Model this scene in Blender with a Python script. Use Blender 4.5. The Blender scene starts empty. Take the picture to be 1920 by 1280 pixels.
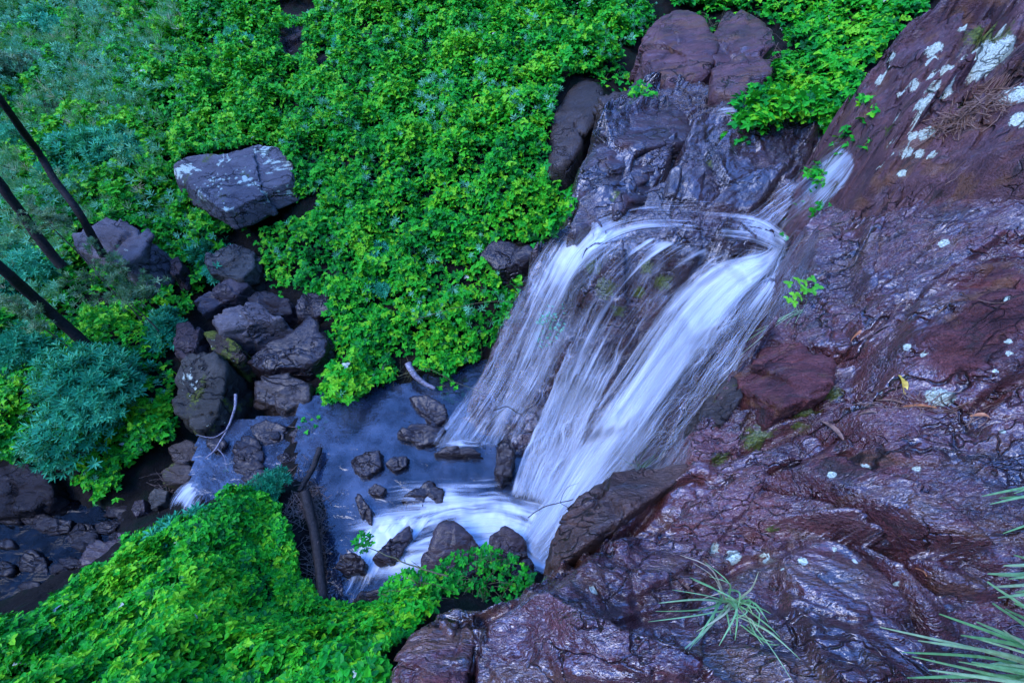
import bpy, bmesh, math, random
import numpy as np
from mathutils import Vector

# ------------------------------------------------------------------ camera, sky, sun, exposure
S = bpy.context.scene
C = S.collection
CAMZ = 5.0
PITCH = math.radians(50.0)
FPX = 853.33
cam_d = bpy.data.cameras.new('camera'); cam = bpy.data.objects.new('camera', cam_d); C.objects.link(cam)
cam.location = (0, 0, CAMZ); cam.rotation_euler = (math.radians(90) - PITCH, 0, 0)
cam_d.lens = 16.0; cam_d.sensor_width = 36.0; cam_d.clip_start = 0.05; cam_d.clip_end = 500
S.camera = cam
SUN_EL, SUN_AZ = math.radians(56), math.radians(250)
w = bpy.data.worlds.new('World'); S.world = w; w.use_nodes = True
nt = w.node_tree; bg = nt.nodes['Background']
sky = nt.nodes.new('ShaderNodeTexSky'); sky.sky_type = 'NISHITA'; sky.sun_disc = False
sky.sun_elevation = SUN_EL; sky.sun_rotation = SUN_AZ
sky.air_density = 1.0; sky.dust_density = 0.0; sky.ozone_density = 6.0
tint = nt.nodes.new('ShaderNodeMix'); tint.data_type = 'RGBA'; tint.blend_type = 'MULTIPLY'; tint.inputs[0].default_value = 1.0
nt.links.new(sky.outputs[0], tint.inputs[6]); tint.inputs[7].default_value = (.70, 1.05, 1.70, 1)
nt.links.new(tint.outputs[2], bg.inputs[0]); bg.inputs[1].default_value = 0.15
sl = bpy.data.lights.new('sun', 'SUN'); sl.energy = 0.5; sl.angle = math.radians(35); sl.color = (1, .97, .93)
so = bpy.data.objects.new('sun', sl); C.objects.link(so)
sd = Vector((math.sin(SUN_AZ) * math.cos(SUN_EL), math.cos(SUN_AZ) * math.cos(SUN_EL), math.sin(SUN_EL)))
so.rotation_euler = sd.to_track_quat('Z', 'Y').to_euler()
S.view_settings.view_transform = 'Standard'; S.view_settings.look = 'None'
S.view_settings.exposure = 2.75; S.view_settings.gamma = 1.0
rng = np.random.default_rng(7); random.seed(7)

# ------------------------------------------------------------------ pixel <-> world
cp, sp = math.cos(PITCH), math.sin(PITCH)
def rays(px, py):
    px = np.asarray(px, float); py = np.asarray(py, float)
    u = (px - 960) / FPX; v = (640 - py) / FPX
    return np.stack([u, cp + v * sp, -sp + v * cp], -1)
def W(px, py, drop):
    d = rays(px, py); t = np.asarray(drop, float) / -d[..., 2]
    p = d * t[..., None]; p[..., 2] += CAMZ
    return p
def proj(P):
    x = P[..., 0]; y = P[..., 1]; z = P[..., 2] - CAMZ
    f = y * cp - z * sp; up = y * sp + z * cp
    f = np.where(f < 1e-3, 1e-3, f)
    return 960 + FPX * x / f, 640 - FPX * up / f

# ------------------------------------------------------------------ noise
def _h(ix, iy, iz, s):
    h = (ix.astype(np.int64) * 73856093) ^ (iy.astype(np.int64) * 19349663) ^ (iz.astype(np.int64) * 83492791) ^ (s * 2654435)
    h = h & 0xffffffff
    h = ((h ^ (h >> 15)) * 0x2c1b3c6d) & 0xffffffff
    h = ((h ^ (h >> 12)) * 0x297a2d39) & 0xffffffff
    return (h ^ (h >> 15)) & 0xffffffff
def rnd(ix, iy, iz, s): return _h(ix, iy, iz, s) / 4294967295.0
def noise(P, f=1.0, s=0):
    p = P * f + 100.37
    i = np.floor(p); fr = p - i; i = i.astype(np.int64); q = fr * fr * fr * (fr * (fr * 6 - 15) + 10)
    out = 0
    for dx in (0, 1):
        wx = q[..., 0] if dx else 1 - q[..., 0]
        for dy in (0, 1):
            wy = q[..., 1] if dy else 1 - q[..., 1]
            for dz in (0, 1):
                wz = q[..., 2] if dz else 1 - q[..., 2]
                h = _h(i[..., 0] + dx, i[..., 1] + dy, i[..., 2] + dz, s)
                gx = (h & 255) / 127.5 - 1; gy = ((h >> 8) & 255) / 127.5 - 1; gz = ((h >> 16) & 255) / 127.5 - 1
                out = out + wx * wy * wz * (gx * (fr[..., 0] - dx) + gy * (fr[..., 1] - dy) + gz * (fr[..., 2] - dz))
    return out * 1.3
def fbm(P, f=1.0, o=4, s=0, g=0.5):
    a = 1; t = 0
    for k in range(o):
        t = t + a * noise(P, f, s + k * 17); f *= 2.03; a *= g
    return t
def cells(P, f, s):
    """angular fractured blocks: height of a randomly tilted facet per cell, and distance to the cell border"""
    p = P * f + 50.0
    i = np.floor(p).astype(np.int64)
    f1 = np.full(p.shape[:-1], 9.0); f2 = f1.copy(); hh = np.zeros_like(f1)
    for dx in (-1, 0, 1):
        for dy in (-1, 0, 1):
            for dz in (-1, 0, 1):
                cx, cy, cz = i[..., 0] + dx, i[..., 1] + dy, i[..., 2] + dz
                ox = rnd(cx, cy, cz, s); oy = rnd(cx, cy, cz, s + 1); oz = rnd(cx, cy, cz, s + 2)
                vx = p[..., 0] - cx - ox; vy = p[..., 1] - cy - oy; vz = p[..., 2] - cz - oz
                d = np.sqrt(vx * vx + vy * vy + vz * vz)
                ht = .45 * (rnd(cx, cy, cz, s + 3) - .5) + (rnd(cx, cy, cz, s + 4) - .5) * 2.2 * vx + (rnd(cx, cy, cz, s + 5) - .5) * 2.2 * vy + (oz - .5) * 1.3 * vz
                m = d < f1
                f2 = np.where(m, f1, np.minimum(f2, d)); hh = np.where(m, ht, hh); f1 = np.where(m, d, f1)
    return hh, f2 - f1, f1

# ------------------------------------------------------------------ geometry helpers
def rbf(pts, kern='lin', smooth=0.0):
    P = np.array(pts, float); X = P[:, :2]; z = P[:, 2]; n = len(P)
    d = np.linalg.norm(X[:, None] - X[None], axis=-1)
    K = -d - np.eye(n) * smooth
    A = np.zeros((n + 3, n + 3)); A[:n, :n] = K; A[:n, n] = 1; A[:n, n + 1:] = X; A[n, :n] = 1; A[n + 1:, :n] = X.T
    sol = np.linalg.solve(A, np.concatenate([z, [0, 0, 0]]))
    def f(x, y):
        o = sol[n] + sol[n + 1] * x + sol[n + 2] * y
        for k in range(n): o = o - sol[k] * np.sqrt((x - X[k, 0]) ** 2 + (y - X[k, 1]) ** 2 + 1e-4)
        return o
    return f
def inpoly(x, y, poly):
    x = np.asarray(x); y = np.asarray(y); r = np.zeros(x.shape, bool); n = len(poly)
    for i in range(n):
        x0, y0 = poly[i]; x1, y1 = poly[(i + 1) % n]
        if y0 == y1: continue
        c = ((y0 > y) != (y1 > y)) & (x < (x1 - x0) * (y - y0) / (y1 - y0) + x0)
        r ^= c
    return r
def dseg(x, y, pl, closed=False):
    d = np.full(np.shape(x), 1e9); n = len(pl)
    for i in range(n if closed else n - 1):
        ax, ay = pl[i][:2]; bx, by = pl[(i + 1) % n][:2]
        vx, vy = bx - ax, by - ay; L = vx * vx + vy * vy + 1e-12
        t = np.clip(((x - ax) * vx + (y - ay) * vy) / L, 0, 1)
        d = np.minimum(d, np.hypot(x - ax - t * vx, y - ay - t * vy))
    return d
def sdist(x, y, poly):
    d = dseg(x, y, poly, True); return np.where(inpoly(x, y, poly), -d, d)   # <0 inside
def sstep(a, b, x):
    t = np.clip((x - a) / (b - a), 0, 1); return t * t * (3 - 2 * t)
def mesh_np(name, V, F, mat=None, parent=None, attrs=None, uv=None, smooth=True, loc=None):
    V = np.asarray(V, np.float32).copy(); F = np.asarray(F, np.int32)
    if loc is not None: V -= np.asarray(loc, np.float32)
    me = bpy.data.meshes.new(name); nv = len(V); nf, k = F.shape
    me.vertices.add(nv); me.vertices.foreach_set('co', V.ravel())
    me.loops.add(nf * k); me.loops.foreach_set('vertex_index', F.ravel())
    me.polygons.add(nf); me.polygons.foreach_set('loop_start', np.arange(0, nf * k, k, dtype=np.int32))
    me.polygons.foreach_set('loop_total', np.full(nf, k, np.int32))
    me.polygons.foreach_set('use_smooth', np.full(nf, smooth, bool))
    if attrs:
        for a, arr in attrs.items():
            at = me.attributes.new(a, 'FLOAT', 'POINT'); at.data.foreach_set('value', np.asarray(arr, np.float32).ravel())
    if uv is not None:
        l = me.uv_layers.new(name='UVMap'); l.data.foreach_set('uv', np.asarray(uv, np.float32)[F.ravel()].ravel())
    me.update(); me.validate()
    if mat: me.materials.append(mat)
    o = bpy.data.objects.new(name, me); C.objects.link(o)
    if loc is not None: o.location = [float(c) for c in loc]
    if parent is not None: o.parent = parent
    return o
def grid_faces(ny, nx, keep=None):
    i = np.arange(ny * nx).reshape(ny, nx)
    F = np.stack([i[:-1, :-1], i[:-1, 1:], i[1:, 1:], i[1:, :-1]], -1).reshape(-1, 4)
    if keep is not None: F = F[keep.reshape(-1)[F].any(1)]
    return F
def compact(V, F, *arrs):
    u = np.unique(F); m = np.full(len(V), -1); m[u] = np.arange(len(u))
    return (V[u], m[F]) + tuple(a[u] for a in arrs)
def tag(o, label, cat, group=None, kind=None):
    if label: o['label'] = label
    if cat: o['category'] = cat
    if group: o['group'] = group
    if kind: o['kind'] = kind
    return o
def empty(name, loc, label, cat, group=None):
    o = bpy.data.objects.new(name, None); C.objects.link(o); o.location = [float(c) for c in loc]; o.empty_display_size = .1
    return tag(o, label, cat, group)
def smoothline(P, n):
    """Catmull-Rom resample of an (m,k) polyline to n points by chord length"""
    P = np.asarray(P, float); m = len(P)
    d = np.concatenate([[0], np.cumsum(np.linalg.norm(np.diff(P, axis=0), axis=1) + 1e-9)]); t = np.linspace(0, d[-1], n)
    i = np.clip(np.searchsorted(d, t, side='right') - 1, 0, m - 2); u = ((t - d[i]) / (d[i + 1] - d[i]))[:, None]
    p0 = P[np.maximum(i - 1, 0)]; p1 = P[i]; p2 = P[i + 1]; p3 = P[np.minimum(i + 2, m - 1)]
    return .5 * (2 * p1 + (p2 - p0) * u + (2 * p0 - 5 * p1 + 4 * p2 - p3) * u ** 2 + (3 * p1 - p0 - 3 * p2 + p3) * u ** 3)
def tube_arr(P, R, sides=6):
    """tube as arrays: centre line P (n,3), radii R (n,)"""
    P = np.asarray(P, float); n = len(P); T = np.gradient(P, axis=0); T /= np.linalg.norm(T, axis=1)[:, None] + 1e-9
    ref = np.array([.31, .17, .93]); A = np.cross(T, ref); A /= np.linalg.norm(A, axis=1)[:, None] + 1e-9; B = np.cross(T, A)
    a = np.linspace(0, 2 * math.pi, sides, endpoint=False)
    V = P[:, None] + (A[:, None] * np.cos(a)[None, :, None] + B[:, None] * np.sin(a)[None, :, None]) * np.asarray(R)[:, None, None]
    i = np.arange(n * sides).reshape(n, sides); j = np.roll(i, -1, 1)
    F = np.stack([i[:-1], j[:-1], j[1:], i[1:]], -1).reshape(-1, 4)
    return V.reshape(-1, 3), F
class Bag:
    def __init__(s): s.V = []; s.F = []; s.n = 0; s.A = []; s.U = []
    def add(s, V, F, a=None, uv=None):
        s.V.append(V); s.F.append(F + s.n); s.n += len(V)
        s.A.append(np.broadcast_to(np.asarray(0. if a is None else a, float), (len(V),)))
        if uv is not None: s.U.append(uv)
    def build(s, name, mat, parent=None, loc=None, smooth=True, extra=None):
        V = np.concatenate(s.V); F = np.concatenate(s.F)
        return mesh_np(name, V, F, mat, parent, {'tone': np.concatenate(s.A)}, np.concatenate(s.U) if s.U else None, smooth, loc)

# ------------------------------------------------------------------ material helpers
class NT:
    def __init__(s, name):
        s.m = bpy.data.materials.new(name); s.m.use_nodes = True; s.t = s.m.node_tree; s.t.nodes.clear()
        s.out = s.n('ShaderNodeOutputMaterial')
    def n(s, typ, **kw):
        nd = s.t.nodes.new(typ)
        for k, v in kw.items(): setattr(nd, k, v)
        return nd
    def set(s, nd, **kw):
        for k, v in kw.items():
            k2 = k.replace('_', ' ')
            inp = nd.inputs[k2]
            if hasattr(v, 'bl_idname') or isinstance(v, bpy.types.NodeSocket): s.t.links.new(v, inp)
            else: inp.default_value = v
        return nd
    def link(s, a, b): s.t.links.new(a, b)
    def math(s, op, a, b=None, c=None, clamp=False):
        nd = s.n('ShaderNodeMath', operation=op, use_clamp=clamp)
        for i, v in enumerate((a, b, c)):
            if v is None: continue
            if isinstance(v, bpy.types.NodeSocket): s.link(v, nd.inputs[i])
            else: nd.inputs[i].default_value = v
        return nd.outputs[0]
    def noise(s, vec, scale, detail=4, rough=.55, dist=0.0):
        nd = s.n('ShaderNodeTexNoise'); s.set(nd, Scale=scale, Detail=detail, Roughness=rough, Distortion=dist)
        if vec is not None: s.link(vec, nd.inputs['Vector'])
        return nd.outputs['Fac']
    def vor(s, vec, scale, feature='F1', rand=1.0):
        nd = s.n('ShaderNodeTexVoronoi', feature=feature); s.set(nd, Scale=scale, Randomness=rand)
        if vec is not None: s.link(vec, nd.inputs['Vector'])
        return nd
    def map(s, vec, scale=(1, 1, 1), rot=(0, 0, 0)):
        nd = s.n('ShaderNodeMapping'); nd.inputs['Scale'].default_value = scale; nd.inputs['Rotation'].default_value = rot
        s.link(vec, nd.inputs['Vector']); return nd.outputs[0]
    def ramp(s, fac, stops, interp='LINEAR'):
        nd = s.n('ShaderNodeValToRGB'); cr = nd.color_ramp; cr.interpolation = interp
        while len(cr.elements) < len(stops): cr.elements.new(.5)
        for e, (p, c) in zip(cr.elements, stops):
            e.position = p; e.color = (*c, 1) if len(c) == 3 else c
        s.link(fac, nd.inputs[0]); return nd.outputs[0]
    def mix(s, fac, a, b, blend='MIX'):
        nd = s.n('ShaderNodeMix', data_type='RGBA', blend_type=blend)
        for k, v in ((0, fac), (6, a), (7, b)):
            if isinstance(v, bpy.types.NodeSocket): s.link(v, nd.inputs[k])
            else: nd.inputs[k].default_value = v if k == 0 else (*v, 1)
        return nd.outputs[2]
    def attr(s, name):
        nd = s.n('ShaderNodeAttribute'); nd.attribute_name = name; return nd.outputs['Fac']
    def smap(s, v, a, b, c=0., d=1.):
        nd = s.n('ShaderNodeMapRange', interpolation_type='SMOOTHSTEP'); s.link(v, nd.inputs[0])
        for i, q in enumerate((a, b, c, d)): nd.inputs[i + 1].default_value = q
        return nd.outputs[0]
    def bump(s, h, strength, dist, normal=None):
        nd = s.n('ShaderNodeBump'); s.set(nd, Strength=strength, Distance=dist); s.link(h, nd.inputs['Height'])
        if normal is not None: s.link(normal, nd.inputs['Normal'])
        return nd.outputs[0]
    def pos(s): return s.n('ShaderNodeNewGeometry').outputs['Position']
    def bsdf(s, color, rough, normal=None, spec=.5, coat=None, cn=None, cior=1.45):
        b = s.n('ShaderNodeBsdfPrincipled')
        for k, v in (('Base Color', color), ('Roughness', rough), ('Specular IOR Level', spec)):
            if isinstance(v, bpy.types.NodeSocket): s.link(v, b.inputs[k])
            else: b.inputs[k].default_value = (*v, 1) if k == 'Base Color' else v
        if normal is not None:
            s.link(normal, b.inputs['Normal']); s.link(cn if cn is not None else normal, b.inputs['Coat Normal'])
        if coat is not None:
            b.inputs['Coat Roughness'].default_value = .09; b.inputs['Coat IOR'].default_value = cior
            if isinstance(coat, bpy.types.NodeSocket): s.link(coat, b.inputs['Coat Weight'])
            else: b.inputs['Coat Weight'].default_value = coat
        return b.outputs[0]
    def done(s, shader): s.link(shader, s.out.inputs[0]); return s.m

def rock_mat(name, stops, wet=.7, rot=(0, 0, .6), stretch=(1, 2.6, 1.6), fine=1.0, ripple=.35, cior=1.38):
    m = NT(name); p = m.pos()
    pa = m.map(p, stretch, rot)
    big = m.noise(p, 2.1, 2, .6, .6); mid = m.noise(pa, 7, 4, .62, .5); fin = m.noise(pa, 34, 4, .68, .3)
    mixn = m.math('ADD', m.math('MULTIPLY', big, .5), m.math('ADD', m.math('MULTIPLY', mid, .35), m.math('MULTIPLY', fin, .25)))
    col = m.ramp(mixn, stops)
    if name.startswith('wet_purple') or name.startswith('lichen'):
        col = m.mix(m.math('MULTIPLY', m.smap(m.noise(pa, 2.4, 3, .6, .8), .52, .64), .7), col, (.19, .085, .038))
    stain = m.smap(m.noise(pa, 3.3, 4, .7, 1.2), .56, .66)
    col = m.mix(m.math('MULTIPLY', stain, .65), col, (.035, .03, .022))
    # grain
    col = m.mix(m.smap(m.noise(p, 150, 3, .7), .35, .7, .0, .5), col, (.02, .012, .016))
    moss_n = m.math('ADD', m.attr('moss'), m.math('MULTIPLY', m.math('SUBTRACT', m.noise(p, 26, 5, .7), .5), 1.1))
    moss = m.smap(moss_n, .5, .7)
    col = m.mix(moss, col, m.ramp(m.noise(p, 90, 3), [(.35, (.03, .045, .006)), (.65, (.13, .15, .015))]))
    li_n = m.math('ADD', m.attr('lichen'), m.math('MULTIPLY', m.math('SUBTRACT', m.noise(p, 75, 4, .75), .5), .7))
    lich = m.smap(li_n, .42, .5)
    lcol = m.ramp(m.noise(p, 130, 3, .7), [(.3, (.16, .18, .12)), (.48, (.45, .5, .36)), (.65, (.68, .72, .55))])
    col = m.mix(lich, col, lcol)
    # joints and cracks
    wv = m.n('ShaderNodeVectorMath', operation='ADD'); m.link(pa, wv.inputs[0])
    nv_ = m.n('ShaderNodeTexNoise'); m.set(nv_, Scale=5.0, Detail=3.0); m.link(p, nv_.inputs['Vector'])
    sc_ = m.n('ShaderNodeVectorMath', operation='SCALE'); m.link(nv_.outputs['Color'], sc_.inputs[0]); sc_.inputs['Scale'].default_value = .5; m.link(sc_.outputs[0], wv.inputs[1])
    def joint(scale, wdt, mscale, lo_):
        v_ = m.vor(wv.outputs[0], scale, 'DISTANCE_TO_EDGE').outputs['Distance']
        return m.math('MULTIPLY', m.smap(v_, 0, wdt, 1, 0), m.smap(m.noise(p, mscale, 2), lo_, lo_ + .08))
    crack = m.math('MAXIMUM', joint(1.5, .035, 1.7, .47), m.math('MULTIPLY', joint(5.5, .05, 3.0, .52), .8))
    col = m.mix(m.math('MULTIPLY', crack, .85), col, (.004, .003, .003))
    # wetness
    wn = m.math('ADD', m.attr('wet'), m.math('MULTIPLY', m.math('SUBTRACT', m.noise(pa, 5, 4, .6), .5), .9))
    wetf = m.math('MULTIPLY', m.smap(wn, .3, .75), m.math('SUBTRACT', 1., m.math('MAXIMUM', lich, m.math('MULTIPLY', moss, .6))))
    wetf = m.math('MULTIPLY', wetf, wet)
    col = m.mix(m.math('MULTIPLY', wetf, .3), col, (.02, .006, .006))
    rough = m.math('SUBTRACT', .62, m.math('MULTIPLY', wetf, .40))
    rip = m.noise(m.map(p, (1, 3.0, 2), (0, 0, rot[2] + .25)), 27, 3, .6, .8)
    h = m.math('ADD', m.math('MULTIPLY', mid, .4), m.math('ADD', m.math('MULTIPLY', fin, .6 * fine), m.math('MULTIPLY', rip, .6 * ripple)))
    h = m.math('ADD', h, m.math('MULTIPLY', lich, .1)); h = m.math('SUBTRACT', h, m.math('MULTIPLY', crack, .7))
    nrm = m.bump(h, .9, .035)
    nrm = m.bump(m.noise(p, 170, 2, .7), .5, .005, nrm)
    hc = m.math('ADD', m.math('MULTIPLY', mid, .5), m.math('ADD', m.math('MULTIPLY', m.math('MULTIPLY', rip, 1.15 * ripple), m.smap(m.noise(p, 3.6, 3, .6, .5), .38, .62, .18, 1.)), m.math('MULTIPLY', m.noise(pa, 60, 2, .5), .10)))
    hc = m.math('SUBTRACT', hc, m.math('MULTIPLY', crack, .7)); nc = m.bump(hc, .9, .022)
    return m.done(m.bsdf(col, rough, nrm, .2, wetf, nc, cior))

RED = [(.30, (.008, .004, .005)), (.45, (.045, .015, .015)), (.57, (.14, .042, .038)), (.70, (.27, .085, .07))]
DARKW = [(.28, (.005, .004, .005)), (.5, (.015, .011, .011)), (.7, (.04, .03, .027))]
BROWN = [(.30, (.012, .009, .006)), (.5, (.038, .027, .018)), (.7, (.08, .055, .04))]
GREY = [(.30, (.012, .012, .008)), (.5, (.038, .037, .027)), (.7, (.10, .09, .07))]
M_SLAB = rock_mat('wet_purple_rock', RED, 1.0, ripple=1.0, cior=1.7)
M_LEDGE = rock_mat('dark_wet_ledge_rock', [(.3, (.008, .006, .006)), (.48, (.03, .017, .017)), (.62, (.075, .034, .032)), (.75, (.14, .065, .055))], 1.0, (0, 0, -.5), ripple=.7, cior=1.65)
M_BOULD = rock_mat('lichen_boulder_rock', [(.3, (.02, .012, .014)), (.46, (.08, .038, .040)), (.6, (.17, .075, .072)), (.74, (.26, .13, .115))], .85, ripple=.7, cior=1.5)
M_DARK = rock_mat('dark_wet_rock', DARKW, .7, (.3, .2, .9))
M_SHADED = rock_mat('shaded_stream_rock', [(.28, (.002, .002, .002)), (.5, (.006, .005, .005)), (.7, (.02, .015, .014))], .35, (.3, .2, .9))  # near-black base colour carries the shade under the overhanging bank
M_PALE = rock_mat('pale_grey_boulder_rock', [(.3, (.03, .026, .028)), (.5, (.10, .086, .088)), (.7, (.19, .165, .16))], .4, (.1, .4, .4))
M_BROWN = rock_mat('brown_rock', BROWN, .6, (.2, .3, .1))
M_GREY = rock_mat('grey_rock', GREY, .35, (.1, .4, .4))
M_PURP = rock_mat('purple_rock', [(.3, (.010, .008, .008)), (.5, (.038, .026, .026)), (.7, (.11, .07, .066))], .5, (.1, .2, 1.2))

M_RIM = rock_mat('brown_red_rim_rock', [(.3, (.012, .008, .006)), (.5, (.07, .036, .024)), (.7, (.17, .09, .06))], .9, ripple=.8, cior=1.5)
def ground_mat():
    m = NT('dark_soil_and_litter'); p = m.pos()
    a = m.noise(p, 9, 6, .7, .4); b = m.noise(p, 60, 4, .7)
    col = m.ramp(m.math('ADD', m.math('MULTIPLY', a, .6), m.math('MULTIPLY', b, .4)), [(.35, (.003, .003, .002)), (.5, (.009, .007, .005)), (.65, (.022, .016, .012))])
    col = m.mix(m.smap(m.noise(p, 4, 4, .6), .5, .62), col, (.004, .010, .004))
    n = m.bump(m.math('ADD', a, m.math('MULTIPLY', b, .5)), 1., .06)
    return m.done(m.bsdf(col, .8, n, .15))
M_GROUND = ground_mat()

def leaf_mat(name, stops, trans=.25, rough=.5, spec=.16):
    m = NT(name)
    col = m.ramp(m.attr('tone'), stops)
    p = m.pos(); col = m.mix(m.smap(m.noise(p, 45, 2), .35, .7, 0, .3), col, (.003, .04, .012))
    b = m.bsdf(col, rough, m.bump(m.noise(p, 120, 2), .3, .004), spec)
    t = m.n('ShaderNodeBsdfTranslucent'); m.link(m.mix(.4, col, (.1, .4, .02)), t.inputs[0])
    x = m.n('ShaderNodeMixShader'); x.inputs[0].default_value = trans
    m.link(b, x.inputs[1]); m.link(t.outputs[0], x.inputs[2])
    return m.done(x.outputs[0])
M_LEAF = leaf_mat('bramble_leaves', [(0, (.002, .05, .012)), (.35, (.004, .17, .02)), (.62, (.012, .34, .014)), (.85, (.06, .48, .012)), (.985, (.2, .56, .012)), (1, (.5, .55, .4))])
M_TEAL = leaf_mat('blue_green_narrow_leaves', [(0, (.002, .05, .024)), (.5, (.012, .26, .11)), (1, (.07, .48, .23))])
M_FEATH = leaf_mat('pale_feathery_leaves', [(0, (.02, .10, .05)), (.5, (.06, .30, .13)), (1, (.18, .52, .26))])
M_OLIVE = leaf_mat('olive_sprig_leaves', [(0, (.03, .07, .03)), (.5, (.09, .2, .08)), (1, (.22, .34, .16))])
M_GRASS = leaf_mat('grass_blades', [(0, (.03, .10, .03)), (.4, (.10, .32, .08)), (.75, (.30, .55, .22)), (.92, (.5, .5, .28)), (1, (.5, .38, .25))], .3, .4)
M_SEED = leaf_mat('bright_seedling_leaves', [(0, (.03, .28, .02)), (1, (.16, .5, .02))])

def wood_mat(name, a, b, rough=.75):
    m = NT(name); p = m.pos(); n = m.noise(p, 40, 5, .65, .5)
    return m.done(m.bsdf(m.ramp(n, [(.35, a), (.65, b)]), rough, m.bump(n, .7, .01), .3))
M_BARK = wood_mat('dark_bark', (.006, .005, .004), (.03, .022, .018))
M_TWIG = wood_mat('dry_twig_bark', (.06, .04, .03), (.2, .14, .11))
M_DRIFT = wood_mat('grey_driftwood', (.08, .07, .08), (.28, .26, .30), .4)
M_VINE = wood_mat('green_brown_stem', (.03, .05, .015), (.12, .10, .045))
def dead_mat(name, a, b):
    m = NT(name); n = m.noise(m.pos(), 60, 4)
    return m.done(m.bsdf(m.ramp(n, [(.35, a), (.65, b)]), .5, m.bump(n, .3, .004), .4))
M_DYEL = dead_mat('yellow_dead_leaf', (.35, .2, .02), (.6, .42, .05))
M_DORG = dead_mat('orange_dead_leaf', (.25, .08, .03), (.42, .17, .06))
M_DBRN = dead_mat('brown_dead_leaf', (.10, .05, .03), (.24, .13, .08))

def water_mat(name='pool_water', k=1.0, sp_=.5):
    m = NT(name); p = m.pos()
    n = m.noise(m.map(p, (1, 1.6, 1), (0, 0, .5)), 6, 3, .5, .6); f = m.noise(p, 28, 3, .6)
    murk = m.ramp(m.noise(p, 2.2, 4, .6, .4), [(.36, (.005*k, .007*k, .012*k)), (.5, (.025*k, .032*k, .048*k)), (.7, (.06*k, .07*k, .095*k))])
    nr = m.bump(m.math('ADD', n, m.math('MULTIPLY', f, .18)), .5, .03)
    b = m.bsdf(murk, .09, nr, sp_)
    t = m.n('ShaderNodeBsdfTransparent'); t.inputs[0].default_value = (.75, .85, .9, 1)
    x = m.n('ShaderNodeMixShader'); m.link(m.smap(m.noise(p, 5, 3, .6), .35, .65, .6, .95), x.inputs[0])
    m.link(t.outputs[0], x.inputs[1]); m.link(b, x.inputs[2])
    return m.done(x.outputs[0])
M_WATER = water_mat(); M_STREAM = water_mat('stream_water_dark_reflection', .04, .08)  # stream colour and specular cut down to imitate reflected dark foliage
def fall_mat(name, su=60, sv=1.6, lo=.32, hi=.78, mx=.86, gain=1.0):
    """silky falling water: white aerated film, opacity from flow-aligned streaks and the density attribute"""
    m = NT(name)
    uv = m.n('ShaderNodeUVMap').outputs[0]
    def st(a, b, d=3, di=.25):
        nd = m.n('ShaderNodeMapping'); nd.inputs['Scale'].default_value = (a, b, 1); m.link(uv, nd.inputs['Vector'])
        return m.noise(nd.outputs[0], 1, d, .6, di)
    s1 = st(su, sv); s2 = st(su * .22, sv * .8, 2, .4); s3 = st(su * 3.2, sv * 2.5, 2, .1)
    s = m.math('ADD', m.math('MULTIPLY', s1, .36), m.math('ADD', m.math('MULTIPLY', s2, .50), m.math('MULTIPLY', s3, .14)))
    den = m.attr('tone')
    v = m.math('ADD', m.smap(s, lo, hi, -.42, .42), m.math('MULTIPLY', den, gain))
    a = m.smap(v, .12, .95, 0, mx)
    a = m.math('MULTIPLY', a, m.smap(den, 0.0, .18))
    b = m.bsdf((.70, .74, .78), .4, m.bump(s, .5, .03), .4)
    tr = m.n('ShaderNodeBsdfTranslucent'); tr.inputs[0].default_value = (.8, .86, .92, 1)
    x0 = m.n('ShaderNodeMixShader'); x0.inputs[0].default_value = .3; m.link(b, x0.inputs[1]); m.link(tr.outputs[0], x0.inputs[2])
    t = m.n('ShaderNodeBsdfTransparent')
    x = m.n('ShaderNodeMixShader'); m.link(a, x.inputs[0]); m.link(t.outputs[0], x.inputs[1]); m.link(x0.outputs[0], x.inputs[2])
    return m.done(x.outputs[0])
M_FALL = fall_mat('falling_water')
M_FOAM = fall_mat('foam_water', 9, 2.2, .3, .7, .97)
def strand_mat():
    m = NT('water_strands')
    b = m.bsdf((.70, .74, .78), .4, None, .3); t = m.n('ShaderNodeBsdfTransparent')
    x = m.n('ShaderNodeMixShader'); m.link(m.attr('tone'), x.inputs[0]); m.link(t.outputs[0], x.inputs[1]); m.link(b, x.inputs[2])
    return m.done(x.outputs[0])
M_STRAND = strand_mat()

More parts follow.
